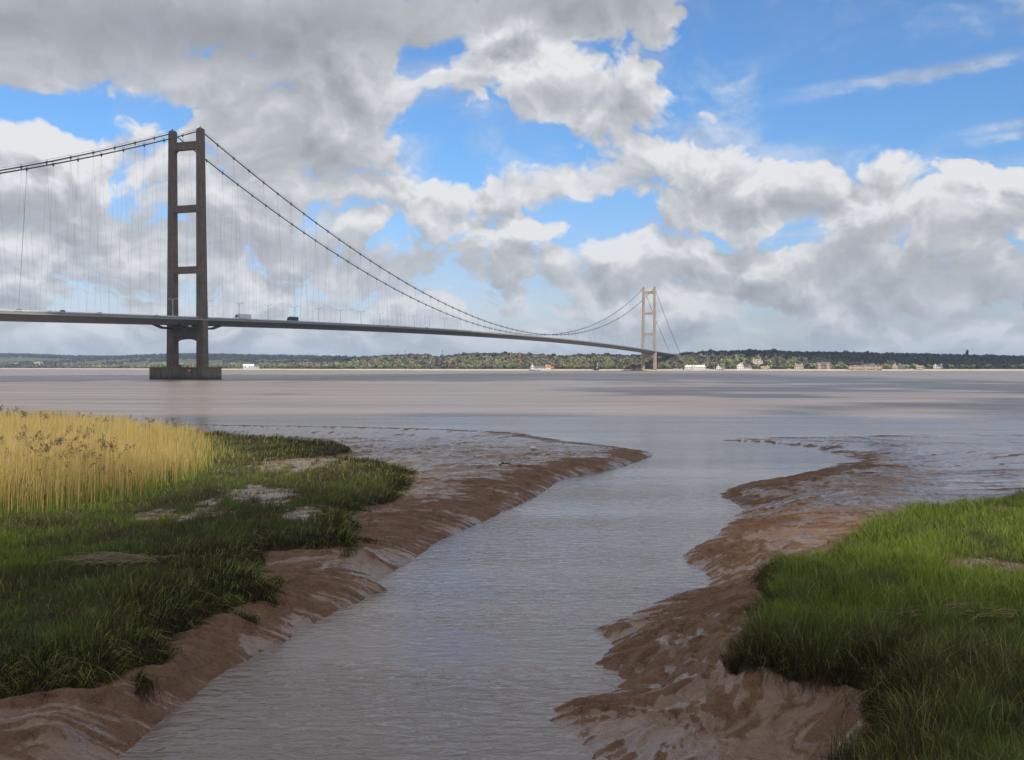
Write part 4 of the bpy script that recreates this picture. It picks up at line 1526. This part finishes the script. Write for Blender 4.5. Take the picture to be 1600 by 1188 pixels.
t_l = on_deck(379, 6.0, 60)
lor = make_lorry(M_TRAILER, M_CAR_WHITE, 16.2, 4.1, "articulated_lorry")
rib = MB()
for k in range(8):
    rib.box(-7.6 + k * 1.7, -7.5 + k * 1.7, -1.275, -1.252, 1.3, 4.0)
rib.box(-8.0, 5.4, -1.29, -1.252, 2.45, 2.75)
rib.build("curtain_strap", M_CAR_SILVER, [c for c in lor.children if c.name.startswith("trailer")][0])
place_on_deck(lor, t_l, 6.6, True)
tag(lor, "long white articulated lorry driving on the bridge deck just past the near tower", "lorry")
t_v = on_deck(456.5, 6.0, 130)
bx = make_lorry(M_TRAILER_DK, M_CAR_DARK, 12.6, 4.0, "box_lorry", False)
place_on_deck(bx, t_v, 6.6, True)
tag(bx, "dark box lorry on the bridge deck a little way behind the white lorry", "lorry")
CARS = {}
for px, s, k, lab in [(29, 6.5, "dark", "dark car on the bridge deck, the one nearest the picture's edge"),
                      (79, 3.2, "silver", "silver car on the bridge deck before the near tower, left of a high-roofed van"),
                      (97, 6.5, "van", "dark high-roofed van on the bridge deck before the near tower"),
                      (155, 6.5, "dark", "dark car on the bridge deck between the high-roofed van and the near tower"),
                      (246, 3.2, "red", "red car on the bridge deck close beside the near tower"),
                      (606, 6.5, "dark", "dark car alone on the deck a third of the way along the span"),
                      (634, 3.2, "silver", "silver car on the far carriageway shortly past a lone dark car on the main span"),
                      (667, 6.5, "dark", "dark car on the main span just right of a silver car"),
                      (735, 6.5, "dark", "dark car on the main span just before the cables dip to the deck"),
                      (985, 6.5, "white", "white van-like car on the deck just before the far tower"),
                      (946, 6.5, "white", "small white car on the deck short of the far tower, under the rising cable")]:
    if k not in CARS:
        CARS[k] = make_car({"dark": M_CAR_DARK, "silver": M_CAR_SILVER, "van": M_CAR_DARK, "red": M_CAR_RED, "white": M_CAR_WHITE}[k], k == "van")
        c = CARS[k]
    else:
        c = copy_tree(CARS[k])
    place_on_deck(c, on_deck(px, s, (px - 293) * 1.2), s, s > 5)
    tag(c, lab, "van" if k == "van" else "car", "cars crossing the bridge")


# lamp standards along the middle of the deck, two arms each
def lamp_mesh():
    m = MB()
    m.tube([(0, 0, 0), (0, 0, 6), (0, 0, 12.0)], [0.24, 0.19, 0.15], 8)
    for q in (-1, 1):
        m.tube([(0, 0, 11.6), (0, q * 1.0, 12.1), (0, q * 2.6, 12.3)], 0.11, 6)
        m.box(-.24, .24, q * 3.0 - .75, q * 3.0 + .75, 12.18, 12.42)
    m.box(-.3, .3, -.3, .3, 0, .9)
    return m


lamp0 = None
for t in np.arange(-14.5, SPAN + N_END - 10, 36.1):
    if lamp0 is None:
        lamp0 = lamp_mesh().build("street_lamp", M_LAMP)
        o = lamp0
        tag(o, "pale grey double-armed lamp post standing against the near tower's leg", "street lamp", "lamp posts along the bridge deck")
    else:
        o = lamp0.copy(); COL.objects.link(o)
        far_ = t > SPAN
        tag(o, "pale two-armed lamp post in the short row on the deck past the far tower" if far_ else
            "pale two-armed lamp post in the long row on the deck between the towers", "street lamp", "lamp posts along the bridge deck")
    place_on_deck(o, float(t), 0.0)

# red board and beacons on the pier
bd = empty("warning_board")
V = BP(-9.98, 9.0, 5.6)
bd.location = V
bd.rotation_euler = (0, 0, YAW)
MB().box(-.06, .06, -1.25, 1.25, -1.0, 1.1).build("board", M_RED, bd)
MB().box(-.09, -.062, -.8, .55, -.05, .6).build("white_mark", M_WHITE, bd)
tag(bd, "small red board with a white mark on the near tower's pier", "sign")


def beacon(s, p, h, lab):
    o = empty("navigation_light", BP(p, s, 8.0))
    MB().tube([(0, 0, 0), (0, 0, h)], 0.10, 8).build("post", M_LAMP, o)
    MB().tube([(0, 0, h), (0, 0, h + .25), (0, 0, h + .7), (0, 0, h + .9)], [.35, .42, .42, .15], 10).build("lantern", M_RED, o)
    MB().box(-.45, .45, -.45, .45, 0, .5).build("base", M_DARK, o)
    tag(o, lab, "beacon")


beacon(19.0, -4, 1.8, "red lantern on a short post at the free end of the pier")
beacon(-5.5, -5, 1.3, "red lantern between the two legs of the near tower, on top of the pier")
hut = empty("equipment_cabin", BP(-5, -2.6, 8.0), YAW)
hut.scale = (.7, .7, .7)
MB().box(-1.2, 1.2, -1.6, 1.6, 0, 2.3).build("wall", mat_plain("rust_brown_paint", (0.22, 0.07, 0.045), 0.7), hut)
MB().box(-1.35, 1.35, -1.75, 1.75, 2.31, 2.5).build("roof", M_DARK, hut)
MB().box(-1.24, -1.21, -.4, .4, 0.05, 1.95).build("door", M_DARK, hut)
tag(hut, "small brown equipment cabin on top of the pier between the tower's legs", "cabin")
ant = MB()
ant.tube([(0, 0, 0), (0, 0, 4.4)], 0.08, 6)
ant.tube([(-.6, 0, 3.6), (.6, 0, 3.6)], 0.05, 5)
ant.tube([(-.6, 0, 2.8), (.6, 0, 2.8)], 0.05, 5)
an = ant.build("lattice_mast", M_LAMP)
an.location = BP(-4, 5.0, 8.0)
tag(an, "thin pale mast standing on the pier beside the tower leg on its free side", "mast")

# ------------------------------------------------------------------ buildings on the far shore
M_RENDER_W = mat_plain("white_render", (0.80, 0.79, 0.75), 0.8, 0.05, 0.3)
M_CREAM = mat_plain("cream_render", (0.66, 0.52, 0.36), 0.8, 0.08, 0.3)
M_BEIGE = mat_plain("beige_render", (0.56, 0.48, 0.36), 0.8, 0.08, 0.3)
M_BRICK = mat_plain("brown_brick", (0.30, 0.20, 0.14), 0.85, 0.2, 0.6)
M_SLATE = mat_plain("slate_roof", (0.13, 0.125, 0.13), 0.7, 0.2, 0.4)
M_TILE = mat_plain("orange_tile_roof", (0.48, 0.19, 0.10), 0.8, 0.2, 0.4)
M_TAN = mat_plain("tan_tile_roof", (0.34, 0.25, 0.18), 0.8, 0.2, 0.4)
M_TAR = mat_plain("black_tarred_brick", (0.018, 0.018, 0.020), 0.6, 0.2, 0.6)


def house(parts_parent, x0, x1, y0, y1, h, roofh, wm, rm, rows=2, cols=4, chim=(), hip=0.0, door=None, gable_front=False, arch=False):
    """walls, pitched roof with eaves, windows and chimneys of one block (local metres, front towards -y)"""
    W = x1 - x0; D = y1 - y0
    MB().box(x0, x1, y0, y1, 0, h).build("wall", wm, parts_parent)
    e = 0.4
    if gable_front:
        xm = (x0 + x1) / 2
        g_ = MB().add([(x0, y0, h), (x1, y0, h), (xm, y0, h + roofh), (x0, y1, h), (x1, y1, h), (xm, y1, h + roofh)], [(0, 1, 2), (5, 4, 3), (0, 3, 4, 1)])
        g_.build("gable", wm, parts_parent)
        V = []
        for y in (y0 - e, y1 + e):
            V += [(x0 - e, y, h - .25), (xm, y, h + roofh + .05), (x1 + e, y, h - .25), (x1 + e, y, h + .05), (xm, y, h + roofh + .38), (x0 - e, y, h + .05)]
        rf = MB().add(V, [(0, 1, 4, 5), (1, 2, 3, 4), (11, 10, 7, 6), (10, 9, 8, 7), (0, 6, 7, 1), (1, 7, 8, 2), (2, 8, 9, 3), (3, 9, 10, 4), (4, 10, 11, 5), (5, 11, 6, 0)]).build("roof", rm, parts_parent)
    else:
        ym = (y0 + y1) / 2
        hx = hip * min(W, D) / 2
        V = [(x0 - e, y0 - e, h + .01), (x1 + e, y0 - e, h + .01), (x1 + e, y1 + e, h + .01), (x0 - e, y1 + e, h + .01), (x0 - e + hx, ym, h + roofh), (x1 + e - hx, ym, h + roofh)]
        rf = MB().add(V, [(3, 2, 1, 0), (0, 1, 5, 4), (2, 3, 4, 5), (1, 2, 5), (3, 0, 4)]).build("roof", rm, parts_parent)
    for cx in chim:
        MB().box(cx - .7, cx + .7, (y0 + y1) / 2 - .6, (y0 + y1) / 2 + .6, h + roofh * .4, h + roofh + 1.7).build("chimney", wm if wm is M_BRICK else M_RENDER_W, rf)
    fh = h / rows
    for r in range(rows):
        for c in range(cols):
            cx = x0 + W * (c + .5) / cols
            if door is not None and r == 0 and c == door:
                MB().box(cx - .6, cx + .6, y0 - .06, y0 - .004, 0.02, 2.2).build("door", M_DARK, parts_parent)
                continue
            ww = min(W / cols * .28, 1.0); z0 = r * fh + fh * .32; z1 = r * fh + fh * .80
            if arch and r == 0:
                z0 = 0.1; ww = W / cols * .30
            MB().box(cx - ww, cx + ww, y0 - .05, y0 - .004, z0, z1).build("window", M_GLASS, parts_parent)
    return rf


def site(name, px, d, label, cat="house", yaw=0.0, group=None):
    x, y, z = land_at(px, d)
    o = empty(name, (x, y, z - 0.3), -math.atan2(x, y) + yaw)
    tag(o, label, cat, group)
    return o


PXM = 1990.0 / F              # metres per photo pixel on the far shore

o = site("inn", 848, 12, "long white inn with an orange tiled end, left of the black mill tower", "inn")
house(o, -23.5, -16.5, -4, 5, 6.5, 4.0, M_RENDER_W, M_SLATE, 2, 2, (-20,), gable_front=True)
house(o, -16.4, 5.0, -3, 5, 4.2, 3.6, M_RENDER_W, M_SLATE, 1, 7, (), door=3)
house(o, 5.1, 16.0, -4, 6, 5.0, 4.4, M_RENDER_W, M_TILE, 2, 3, (8,), gable_front=False)
house(o, 16.1, 22.5, -3, 5, 4.6, 4.2, M_TILE, M_TILE, 1, 2, (), gable_front=True)

o = site("windmill_tower", 932, 10, "tall black tarred tower of an old mill without sails, among trees by the beach", "mill")
MB().tube([(0, 0, -1), (0, 0, 0), (0, 0, 14), (0, 0, 17.5)], [5.6, 5.4, 4.0, 3.8], 20).build("tower", M_TAR, o)
MB().tube([(0, 0, 17.51), (0, 0, 18.1), (0, 0, 18.6)], [4.2, 4.2, 2.2], 20).build("cap", M_DARK, o)
for z, x in ((4.0, 1.2), (8.5, 2.2), (12.5, 1.6)):
    rr_ = 5.4 - 1.4 * z / 14
    a = math.asin(x / rr_)
    MB().box(x - .9, x + .9, -rr_ * math.cos(a) - .30, -rr_ * math.cos(a) + .9, z, z + 2.0).build("window", M_RENDER_W, o)
MB().box(-4.6, -4.2, -1.2, 1.2, 2, 10).build("door", M_DARK, o)

o = site("shore_terrace", 1086, 16, "long low white building with a row of chimneys, right of the far tower", "building")
house(o, -20, 20, -4, 5, 5.6, 3.2, M_RENDER_W, M_RENDER_W, 2, 11, (-15, -9, -3, 8, 14, 18), hip=.6, door=5)
house(o, -6, 0, -5.5, -4.05, 7.0, 2.2, M_RENDER_W, M_RENDER_W, 2, 2, (), gable_front=True)

o = site("grey_house", 1124, 18, "grey-roofed small house between the long white building and the tall white house")
house(o, -6, 3, -4, 4, 4.6, 4.0, M_RENDER_W, M_SLATE, 2, 2, (-2,), gable_front=True)
house(o, 3.1, 10, -3, 4, 3.6, 3.2, M_BEIGE, M_SLATE, 1, 3, (), door=1)

o = site("white_villa", 1158, 18, "bright white tall-gabled house by the beach with a lower white wing")
house(o, -8, 5, -4, 6, 7.2, 5.0, M_RENDER_W, M_RENDER_W, 2, 3, (2,), gable_front=True, door=1)
house(o, 5.1, 20, -3, 5, 3.6, 2.4, M_RENDER_W, M_SLATE, 1, 5, (16,))

o = site("hillside_villa", 1183, 170, "pale house with a tan roof high among the trees of the slope")
house(o, -11, 11, -5, 6, 7.5, 4.6, M_RENDER_W, M_TAN, 2, 5, (-7, 6), hip=.7)
house(o, 2, 9, -8.5, -5.05, 5.6, 3.4, M_RENDER_W, M_TAN, 2, 2, (), gable_front=True)

o = site("beige_lodge", 1196, 14, "low beige house half hidden by light green trees behind the beach")
house(o, -9, 8, -4, 4, 4.2, 3.2, M_BEIGE, M_TAN, 1, 5, (4,), door=2)

o = site("beige_house", 1247, 18, "two-storey beige house with a tan hipped roof between light green trees")
house(o, -7, 10, -4, 5, 6.4, 3.6, M_BEIGE, M_TAN, 2, 4, (-4, 7), hip=.8, door=1)

o = site("brick_mansion", 1287, 24, "large brown brick house with a wide grey slate roof and twin gables")
house(o, -15, 15, -4, 7, 8.6, 5.2, M_BRICK, M_SLATE, 2, 8, (-11, -3, 9), hip=.5, door=4)
house(o, -11, -5, -6, -4.05, 8.6, 3.6, M_BEIGE, M_SLATE, 2, 2, (), gable_front=True)
house(o, 5, 11, -6, -4.05, 8.6, 3.6, M_BEIGE, M_SLATE, 2, 2, (), gable_front=True)

o = site("apartment_block", 1353, 14, "long cream two-storey block with a dark flat-pitched roof behind the pale beach", "building")
house(o, -31, 29, -5, 6, 7.4, 2.2, M_CREAM, M_SLATE, 2, 14, (), hip=.8, door=6, arch=True)
for k in (-20, 0, 18):
    house(o, k - 3.6, k + 3.6, -6.6, -5.05, 7.8, 1.6, M_CREAM, M_SLATE, 2, 2, (), gable_front=True)

o = site("gabled_house", 1404, 24, "grey house with steep dark gables just right of the long cream block")
house(o, -12, -1, -4, 5, 5.6, 5.2, M_BEIGE, M_SLATE, 2, 3, (-6,), gable_front=True)
house(o, -0.9, 12, -3, 5, 4.6, 4.6, M_BRICK, M_SLATE, 2, 4, (9,), door=1)

o = site("beige_cottage", 1437, 14, "small beige cottage standing alone against dark trees")
house(o, -6, 6, -4, 4, 5.0, 3.6, M_BEIGE, M_TAN, 2, 3, (-4,), door=1)

o = site("white_gabled_house", 1465, 48, "white house with a grey roof set back among dark trees")
house(o, -8, 0, -4, 5, 6.6, 4.4, M_RENDER_W, M_SLATE, 2, 2, (), gable_front=True)
house(o, 0.1, 9, -3, 5, 5.2, 3.8, M_RENDER_W, M_SLATE, 2, 3, (6,), door=1)

o = site("ridge_house", 1392, 150, "big grey-beige house high up between dark trees above the cream block")
house(o, -10, 11, -5, 5, 8.0, 5.0, M_BEIGE, M_SLATE, 2, 5, (-6, 6), hip=.5)
o = site("white_bungalow", 1417, 120, "tiny bright white house in the dark wood above the gabled house")
house(o, -4, 4, -3, 3, 4.0, 2.2, M_RENDER_W, M_RENDER_W, 1, 2, ())
WH = None
for k, px in enumerate((1578, 1586, 1593, 1600)):
    if WH is None:
        WH = o = site("hill_cottage", px, 165, "leftmost of the little white cottages in a row on the slope", "cottage", 0, "white cottages in a row on the wooded slope")
        house(o, -3.4, 3.4, -3, 3, 4.2, 2.6, M_RENDER_W, M_SLATE, 1, 2, ())
    else:
        o = copy_tree(WH)
        x, y, z = land_at(px, 165); o.location = (x, y, z - .3)
        o["label"] = ["", "second from the left of the little white cottages in a row on the slope", "third from the left of the little white cottages in a row on the slope", "rightmost of the little white cottages in a row on the slope"][k]
o = site("farm_building", 389, 60, "long white farm building among pale trees, seen right of the near tower's pier", "building")
house(o, -14, 12, -5, 6, 7, 4.0, M_RENDER_W, M_RENDER_W, 1, 6, (), door=2)
house(o, 12.1, 24, -4, 6, 5, 3.0, M_RENDER_W, M_SLATE, 1, 3, ())
VH = None
for px, d, sc, lab in [(10, 900, 1.0, "pale farmhouse at the left edge of the far blue hillside"), (16, 1000, 1.1, "white farmhouse second from the left edge on the far hillside"), (25.5, 900, 1.3, "bright white farmhouse third from the left on the far hillside"),
                       (51, 1050, 1.0, "small white house left of a pair of bigger ones on the far hillside"), (58, 980, 1.5, "larger white house in the middle of the far hillside's village"), (63.5, 960, 1.3, "white house rightmost in the far hillside's village"),
                       (108, 700, 1.2, "pale barn standing alone low on the far hillside"), (276, 700, 1.2, "white house on the far hillside seen between the near tower's legs")]:
    if VH is None:
        VH = o = site("village_house", px, d, lab, "house", 0, "houses of the far hillside village")
        house(o, -7, 7, -4, 5, 6, 4.2, M_RENDER_W, M_TAN, 2, 4, (3,), door=1)
    else:
        o = copy_tree(VH)
        x, y, z = land_at(px, d); o.location = (x, y, z - .3); o["label"] = lab
    o.scale = (sc, sc, sc)

# cars parked along the far shore road
PK = None
for k, (px, lab) in enumerate([(1054, "leftmost of the white cars parked by the far tower"), (1058.5, "white car second from the left, parked by the far tower"), (1065, "white car parked just left of the long white building"),
                (1105, "white car parked just right of the long white building"), (1117, "white car parked before the grey-roofed small house"), (1149, "white car parked at the tall white house"),
                (1232, "white car parked on the shore left of the beige two-storey house"), (1286, "white car parked in front of the large brown brick house"), (1405, "white car parked before the steep grey gables"),
                (1424, "white car parked left of the small beige cottage"), (1441, "white car parked right of the small beige cottage")]):
    x, y, z = land_at(px, 30)
    c = copy_tree(CARS["white"])
    c.location = (x, y - 22 + 20, float(land_h(np.array(float(px)), np.array(28.0))) + .02)
    c.rotation_euler = (0, 0, (k % 3) * .5)
    tag(c, lab, "car", "white cars parked along the far shore")

# dark rubble bank at the foot of the far tower
def rubble():
    rng = np.random.default_rng(3)
    x, y, z = land_at(996, -14)
    m = MB()
    for k in range(70):
        q, r_ = rng.normal(0, 7.5), rng.normal(0, 5)
        h = max(0.6, 8.5 * math.exp(-(q / 8) ** 2) * rng.uniform(.3, 1))
        a = rng.uniform(1.0, 2.6)
        m.box(q - a, q + a, r_ - a, r_ + a, -1.5, h, (rng.uniform(.3, .8), rng.uniform(.3, .8)))
    o = m.build("rubble_bank", M_RUBBLE)
    o.location = (x, y, z)
    tag(o, "dark heap of rubble on the beach at the far tower's left foot", "rubble")


M_RUBBLE = mat_plain("dark_rubble", (0.095, 0.068, 0.048), 0.9, 0.35, 0.3)
rubble()

# masts on the skyline
for px, top, d, lab in [(633, 546, 320, "thin mast on the rounded dark wooded hill"), (691.5, 545, 330, "thin mast rising from the dip in the wooded skyline")]:
    x, y, z = land_at(px, d)
    h = (HZ - top) / F * y + CAM_H - z
    o = empty("radio_mast", (x, y, z))
    MB().tube([(0, 0, 0), (0, 0, h * .85)], [0.7, 0.35], 6).build("pole", M_SLATE, o)
    MB().tube([(0, 0, h * .85), (0, 0, h)], 0.2, 6).build("aerial", M_SLATE, o)
    MB().box(-.9, .9, -.9, .9, h * .70, h * .80).build("platform", M_SLATE, o)
    tag(o, lab, "mast")


# ------------------------------------------------------------------ single trees in front of the far wood
def proto_tree(k, slim=False):
    rng = np.random.default_rng(200 + k)
    root = empty("tree")
    zc = 0.60
    V = crown_np(rng, 260, 0.42 if not slim else 0.17, 0.40 if not slim else 0.48, zc if not slim else .52, 0.085)
    T = np.repeat(np.clip(rng.normal(0, 0.05, 260), -.12, .12), 3)
    me_parent = root
    c = mesh_np("crown", V, np.arange(len(V)).reshape(-1, 3), None, root, attrs={"var": T})
    m = MB()
    m.tube([(0, 0, -0.08), (0.01, 0, .2), (-.01, .01, .5), (0.0, 0, .75)], [.035, .028, .018, .006], 6)
    for q in range(4):
        a = q * 1.6 + rng.uniform(0, 1); z0 = rng.uniform(.22, .4)
        m.tube([(0, 0, z0), (.13 * math.cos(a), .13 * math.sin(a), z0 + .16), (.24 * math.cos(a), .24 * math.sin(a), z0 + .30)], [.014, .009, .004], 5)
    m.build("trunk", M_BARK, root)
    return root


def mat_crown(name, col):
    m, g, b = new_mat(name)
    p = g.node('ShaderNodeNewGeometry').outputs['Position']
    v = g.attr("var")
    n = g.noise(p, 0.35, 3.0, 0.6)
    f = g.m('ADD', g.m('MULTIPLY_ADD', g.m('SUBTRACT', n, 0.5), 1.2, 1.0), g.m('MULTIPLY', v, 3.0))
    g.put(b.inputs['Base Color'], g.v('SCALE', col, None, None, f))
    b.inputs['Roughness'].default_value = 0.85
    b.inputs['Specular IOR Level'].default_value = 0.2
    return m


TREE_KINDS = {
    "lime": (mat_crown("lime_green_leaves", (0.34, 0.42, 0.085)), "bright yellow-green tree"),
    "green": (mat_crown("fresh_green_leaves", (0.165, 0.235, 0.065)), "fresh green tree"),
    "olive": (mat_crown("olive_leaves", (0.17, 0.165, 0.075)), "olive-green tree"),
    "bare": (mat_crown("bare_brown_twigs", (0.22, 0.165, 0.115)), "almost bare brown tree"),
    "pale": (mat_crown("pale_blossom_twigs", (0.38, 0.36, 0.25)), "pale grey-green tree"),
    "dark": (mat_crown("dark_evergreen_leaves", (0.045, 0.055, 0.035)), "dark evergreen tree")}
PROTO = {}
SPOT = [(470, 560, "on the low shore left of the wooded hill"), (560, 830, "at the foot of the wooded hill left of the white inn"), (876, 928, "between the white inn and the black mill tower"),
        (938, 985, "between the black mill tower and the far bridge tower"), (1036, 1066, "under the end of the bridge deck"), (1106, 1150, "beside the white houses right of the bridge"),
        (1176, 1240, "left of the beige two-storey house"), (1258, 1275, "left of the large brown brick house"), (1303, 1326, "between the brick house and the long cream block"),
        (1380, 1398, "at the right end of the long cream block"), (1420, 1432, "by the small beige cottage"), (1476, 1610, "on the shore towards the picture's right edge"), (120, 232, "on the low shore left of the near tower's pier"), (410, 470, "on the low shore right of the white farm building")]
rngt = np.random.default_rng(77)


def put_tree(kind, px, d, h, w, where):
    key = (kind, int(rngt.integers(0, 2)))
    if key not in PROTO:
        o = proto_tree(len(PROTO), kind == "slim")
        for c in o.children:
            if c.name.startswith("crown"):
                c.data.materials.append(TREE_KINDS[kind if kind != "slim" else "dark"][0])
        PROTO[key] = o
    else:
        o = copy_tree(PROTO[key])
    x, y, z = land_at(px, d)
    o.location = (x, y, z - .2)
    o.scale = (w, w, h)
    o.rotation_euler = (0, 0, rngt.uniform(0, 6.28))
    tag(o, TREE_KINDS[kind if kind != "slim" else "dark"][1] + " " + where, "tree", "trees along the far shore")
    return o


WT = {"a": (["lime", "green", "olive", "bare", "pale"], [.22, .26, .24, .14, .14]), "b": (["lime", "green", "olive", "bare", "dark"], [.40, .25, .15, .14, .06]), "c": (["green", "dark", "olive", "bare"], [.3, .4, .2, .1])}
for (a, b_, where) in SPOT:
    n = max(3, int((b_ - a) / (11 if a < 1040 else 7.5)))
    mixk = "a" if a < 870 else ("c" if a > 1470 else "b")
    for k in range(n):
        px = a + (b_ - a) * (k + rngt.uniform(.2, .8)) / n
        ks, ps = WT[mixk]
        kind = str(rngt.choice(ks, p=ps))
        d = rngt.uniform(36, 62)
        if clear_of(px, d) and not (a in (1036, 1106, 1258, 1303, 1380, 1420)):
            d = 64
        h = rngt.uniform(7.5, 12.5)
        put_tree(kind, px, d, h, h * rngt.uniform(.9, 1.35), where)
o = put_tree("slim", 1511, 360, 22, 20, "standing tall and narrow above the wooded skyline near the right edge")
o["label"] = "tall narrow dark conifer above the wooded skyline near the picture's right edge"
o = put_tree("lime", 1137, 150, 15, 19, "x"); o["label"] = "large yellow-green tree on the slope above the grey-roofed small house"
o = put_tree("green", 283, 120, 17, 22, "x"); o["label"] = "pale green tree seen between the legs of the near tower"
o = put_tree("pale", 196, 200, 20, 14, "x"); o["label"] = "tall pale poplar-like tree on the low shore left of the near tower"

# ------------------------------------------------------------------ small things on the near banks
M_STRAW = mat_plain("dead_straw", (0.27, 0.20, 0.115), 0.8, 0.3, 4.0)
M_WOODG = mat_plain("wet_driftwood", (0.070, 0.052, 0.038), 0.7, 0.3, 6.0)


def straw_heap(px, py, z, wx, wy, n, name, label):
    rng = np.random.default_rng(int(px))
    x0, y0 = gp(px, py, z)
    zz, = bank(np.array([x0]), np.array([y0]))
    m = MB()
    for k in range(n):
        x, y = rng.normal(0, wx), rng.normal(0, wy)
        L = rng.uniform(.3, .9); a = rng.normal(0.15, .5)
        h = max(0.06, 0.22 * math.exp(-(x / wx) ** 2 / 2 - (y / wy) ** 2 / 2) * rng.uniform(.3, 1.3)) + 0.16
        t = rng.normal(0, .12)
        p = [(x - math.cos(a) * L / 2, y - math.sin(a) * L / 2, h - t * L / 2), (x, y, h + .05), (x + math.cos(a) * L / 2, y + math.sin(a) * L / 2, h + t * L / 2)]
        m.tube(p, [.007, .008, .004], 4, caps=False)
    o = m.build(name, M_STRAW)
    o.location = (x0, y0, float(zz[0]))
    tag(o, label, "straw heap")


straw_heap(172, 884, 1.5, .75, .40, 260, "dead_reed_heap", "heap of flattened dead straw lying on the green marsh at left")
straw_heap(1510, 968, 1.6, .8, .35, 90, "dead_reed_heap", "scatter of broken straw stems in the rank grass on the right bank")


def debris():
    x, y = gp(790, 728, 0.75)
    z, = bank(np.array([x]), np.array([y]))
    rng = np.random.default_rng(5)
    o = empty("driftwood", (x, y, float(z[0])))
    o.scale = (.62, .62, .62)
    m = MB()
    m.tube([(-.9, 0, .05), (-.3, .05, .25), (.3, 0, .22), (.9, -.05, .05)], [.05, .09, .08, .03], 7)
    m.build("log", M_WOODG, o)
    for k in range(9):
        a = rng.uniform(0, 3.1)
        q = [(rng.uniform(-.5, .5), 0, .2)]
        q.append((q[0][0] + .35 * math.cos(a), rng.uniform(-.2, .2), .25 + .3 * math.sin(a)))
        q.append((q[1][0] + .25 * math.cos(a + .5), q[1][1], q[1][2] + .2 * math.sin(a)))
        MB().tube(q, [.03, .02, .008], 5).build("branch", M_WOODG, o)
    tag(o, "tangle of dark driftwood branches stranded on the left bank's wet mud", "driftwood")
    x, y = gp(834, 704, 0.5)
    z, = bank(np.array([x]), np.array([y]))
    m = MB().tube([(-.30, 0, .10), (-.2, 0, .14), (.15, 0, .14), (.24, 0, .08), (.36, 0, .07)], [.10, .14, .14, .05, .05], 10)
    b = m.build("plastic_bottle", M_WHITE, smooth=True)
    b.location = (x, y, float(z[0]))
    tag(b, "small white plastic container lying on the mud flat beyond the driftwood", "bottle")


debris()


# ------------------------------------------------------------------ the air over the river
def build_haze():
    m = bpy.data.materials.new("haze_air")
    m.use_nodes = True
    nt = m.node_tree
    nt.nodes.clear()
    out = nt.nodes.new('ShaderNodeOutputMaterial')
    v = nt.nodes.new('ShaderNodeVolumePrincipled')
    v.inputs['Color'].default_value = (0.62, 0.78, 1.0, 1)
    v.inputs['Density'].default_value = 0.000075
    v.inputs['Anisotropy'].default_value = 0.0
    nt.links.new(v.outputs[0], out.inputs['Volume'])
    o = MB().box(-11600, 11600, -900, 12000, -6, 185).build("haze", m)
    tag(o, kind="stuff")


build_haze()
